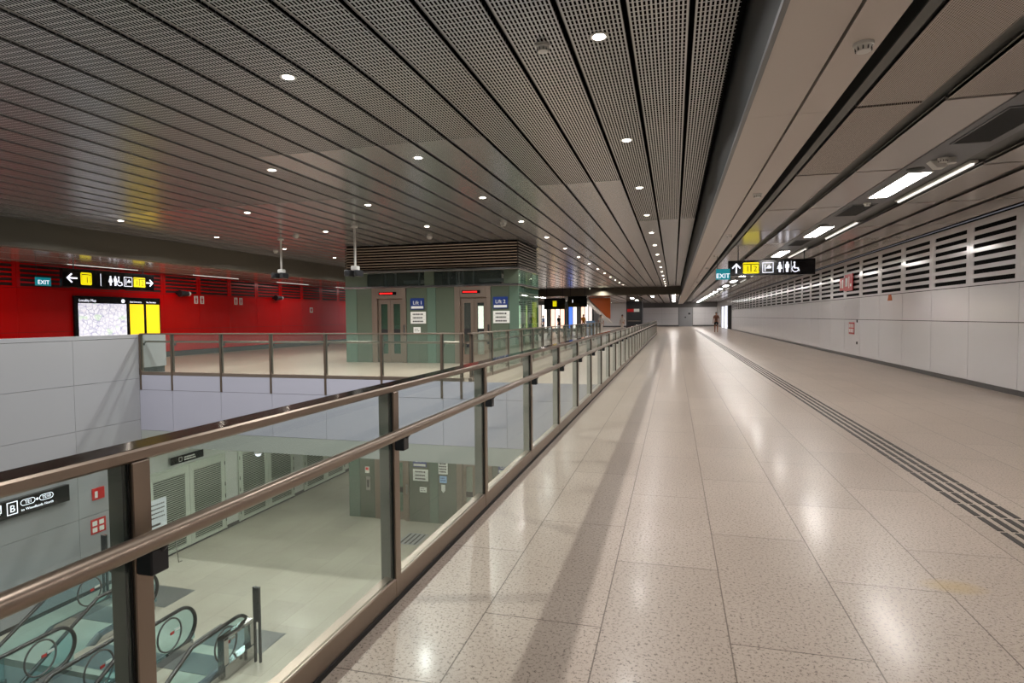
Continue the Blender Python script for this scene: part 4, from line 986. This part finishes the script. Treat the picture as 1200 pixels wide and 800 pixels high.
def person(x, y, z, h, rot, label, top, bottom, skin, sleeves=True, trousers=False, stride=.22):
    r = thing('person', (x, y, z), label, 'person'); r.rotation_euler = (0, 0, rot)
    k = h/1.75
    V = {}; 
    def P(n, a, b, c, rad): V[n] = (Vector((a, b, c))*k, rad*k if not isinstance(rad, tuple) else (rad[0]*k, rad[1]*k))
    P('pel', 0, 0, .95, (.15, .11)); P('waist', 0, 0, 1.08, (.13, .10)); P('chest', 0, .01, 1.30, (.16, .115)); P('neckb', 0, 0, 1.45, (.09, .07)); P('neck', 0, .01, 1.51, .052); P('jaw', 0, .025, 1.58, (.065, .075)); P('head', 0, .02, 1.66, (.078, .093)); P('crown', 0, .01, 1.73, (.05, .06))
    for s_, sw in ((-1, 1), (1, -1)):
        q = 'L' if s_ < 0 else 'R'; st_ = stride*sw
        P('hip'+q, .09*s_, 0, .90, .092); P('knee'+q, .095*s_, st_*.5+.03, .50, .058); P('ank'+q, .095*s_, st_-.02 if st_ > 0 else st_, .09, .036); P('toe'+q, .10*s_, st_+.13, .035, .032)
        P('sh'+q, .175*s_, 0, 1.41, .056); P('elb'+q, .235*s_, -st_*.25-.02, 1.13, .04); P('wri'+q, .25*s_, -st_*.5+.07, .90, .026); P('palm'+q, .25*s_, -st_*.5+.09, .83, (.022, .034))
        for i in range(4): P('f%d%s' % (i, q), .25*s_-.008*s_, -st_*.5+.06+.022*i+.02, .74-.012*(i == 1)-.006*(i == 2), .0085)
        P('th'+q, .235*s_-.02*s_, -st_*.5+.13, .80, .010)
    E = [('pel', 'waist'), ('waist', 'chest'), ('chest', 'neckb'), ('neckb', 'neck'), ('neck', 'jaw'), ('jaw', 'head'), ('head', 'crown')]
    for q in 'LR': E += [('pel', 'hip'+q), ('hip'+q, 'knee'+q), ('knee'+q, 'ank'+q), ('ank'+q, 'toe'+q), ('neckb', 'sh'+q), ('sh'+q, 'elb'+q), ('elb'+q, 'wri'+q), ('wri'+q, 'palm'+q), ('palm'+q, 'th'+q)]+[('palm'+q, 'f%d%s' % (i, q)) for i in range(4)]
    names = list(V); ix = {n: i for i, n in enumerate(names)}
    skin_mesh([V[n][0] for n in names], [(ix[a], ix[b]) for a, b in E], [V[n][1] for n in names], 'body', skin, r)
    def garment(name, keys, edges, grow, material, root, shift=None):
        vs = []; rs_ = []
        for n in keys:
            c, rad = V[n] if isinstance(n, str) else (n[0], n[1]); vs.append(c); rs_.append(tuple(t+grow for t in rad) if isinstance(rad, tuple) else rad+grow)
        skin_mesh(vs, edges, rs_, name, material, r, root)
    mid = lambda a, b, t: (V[a][0].lerp(V[b][0], t), ((V[a][1][0] if isinstance(V[a][1], tuple) else V[a][1])*(1-t)+(V[b][1][0] if isinstance(V[b][1], tuple) else V[b][1])*t))
    if top:
        t_ = .75 if sleeves else .35
        garment('shirt', ['pel', 'waist', 'chest', 'neckb', 'shL', mid('shL', 'elbL', t_), 'shR', mid('shR', 'elbR', t_)], [(0, 1), (1, 2), (2, 3), (3, 4), (4, 5), (3, 6), (6, 7)], .014*k, top, 1)
    e_ = 1.0 if trousers else .62
    kl = ['waist', 'pel', 'hipL', mid('hipL', 'kneeL', e_), 'hipR', mid('hipR', 'kneeR', e_)]; ed = [(0, 1), (1, 2), (2, 3), (1, 4), (4, 5)]
    if trousers: kl += ['ankL', 'ankR']; ed += [(3, 6), (5, 7)]
    kl[0] = (V['pel'][0]+Vector((0, 0, .07*k)), (.14*k, .105*k))
    garment('trousers' if trousers else 'shorts', kl, ed, .018*k, bottom, 1)
    f = MB(); c = V['head'][0]; f.sphere((c.x, c.y-.012*k, c.z+.018*k), .094*k, 14, sc=(.95, 1.08, 1.0), zmin=-.25); o = f.build('hair', M['hair']); o.parent = r
    f = MB()
    f.sphere((c.x, c.y+.098*k, c.z-.03*k), .014*k, 8, sc=(.8, 1, 1.3)); 
    for s_ in (-1, 1): f.sphere((c.x+s_*.079*k, c.y-.005*k, c.z-.02*k), .02*k, 8, sc=(.4, .8, 1.3))
    o = f.build('nose_and_ears', skin); o.parent = r
    f = MB()
    for s_ in (-1, 1): f.sphere((c.x+s_*.03*k, c.y+.086*k, c.z), .009*k, 8)
    f.box(c.x-.022*k, c.x+.022*k, c.y+.085*k, c.y+.095*k, c.z-.068*k, c.z-.062*k); o = f.build('eyes_and_mouth', M['hair']); o.parent = r
    return r
person(3.72, 57.2, 0, 1.85, 0, 'person in brown top and black shorts walking down the corridor', M['shirt'], M['shorts'], M['skin'])
person(-8.35, 57.0, 0, 1.75, .4, 'person in orange clothes standing beyond the distant escalator', M['orange'], M['orange'], M['skin2'], trousers=True)
db = thing('display_board', (-5.45, 40.5, 0), 'pale blue display board standing right of the distant escalator', 'display board')
f = MB(); f.bbox(-5.75, -5.15, 40.48, 40.52, .25, 1.25, .01); f.build('panel', M['lblue'], db); f = MB(); f.cyl((-5.45, 40.5, 0), (-5.45, 40.5, .25), .03, 8); f.box(-5.7, -5.2, 40.35, 40.65, 0, .02); f.build('stand', M['dark'], db)
person(-6.2, 53.0, 0, 1.7, PI, 'person in white clothes walking near the orange truss', M['whitec'], M['whitec'], M['skin2'], trousers=True)
person(-4.75, 58, 0, 1.7, 2.6, 'person in white clothes alone before the kiosk', M['whitec'], M['whitec'], M['skin2'], trousers=True, stride=.1)
person(-12.9, 60, 0, 1.7, 2, 'person in dark blue before the white lit shop', M['bluec'], M['shorts'], M['skin2'], trousers=True)
person(-11.3, 60, 0, 1.7, 4, 'person in black before the peach lit shop', M['shorts'], M['shorts'], M['skin2'], trousers=True, stride=.1)
# far hall lighting: lamps recessed in the low ceiling beyond the cross beam
fl = copy_tree(pl, (-2.0, 60, 3.458)); fl['label'] = 'panel light beyond the cross beam in line with the corridor railing'; fl['group'] = 'panel lights beyond the cross beam'
i = 0
for x_ in (.0, -4.3, -8.5, -12.5, -17):
    for y_ in (58, 65, 73, 82):
        if x_ == -4.3 and y_ == 58: continue
        fl = copy_tree(pl, (x_, y_, 3.458)); fl['label'] = 'panel light beyond the cross beam, %s row from the right, %s deep' % (ORD[(0, -4.3, -8.5, -12.5, -17).index(x_)], ORD[(58, 65, 73, 82).index(y_)]); fl['group'] = 'panel lights beyond the cross beam'
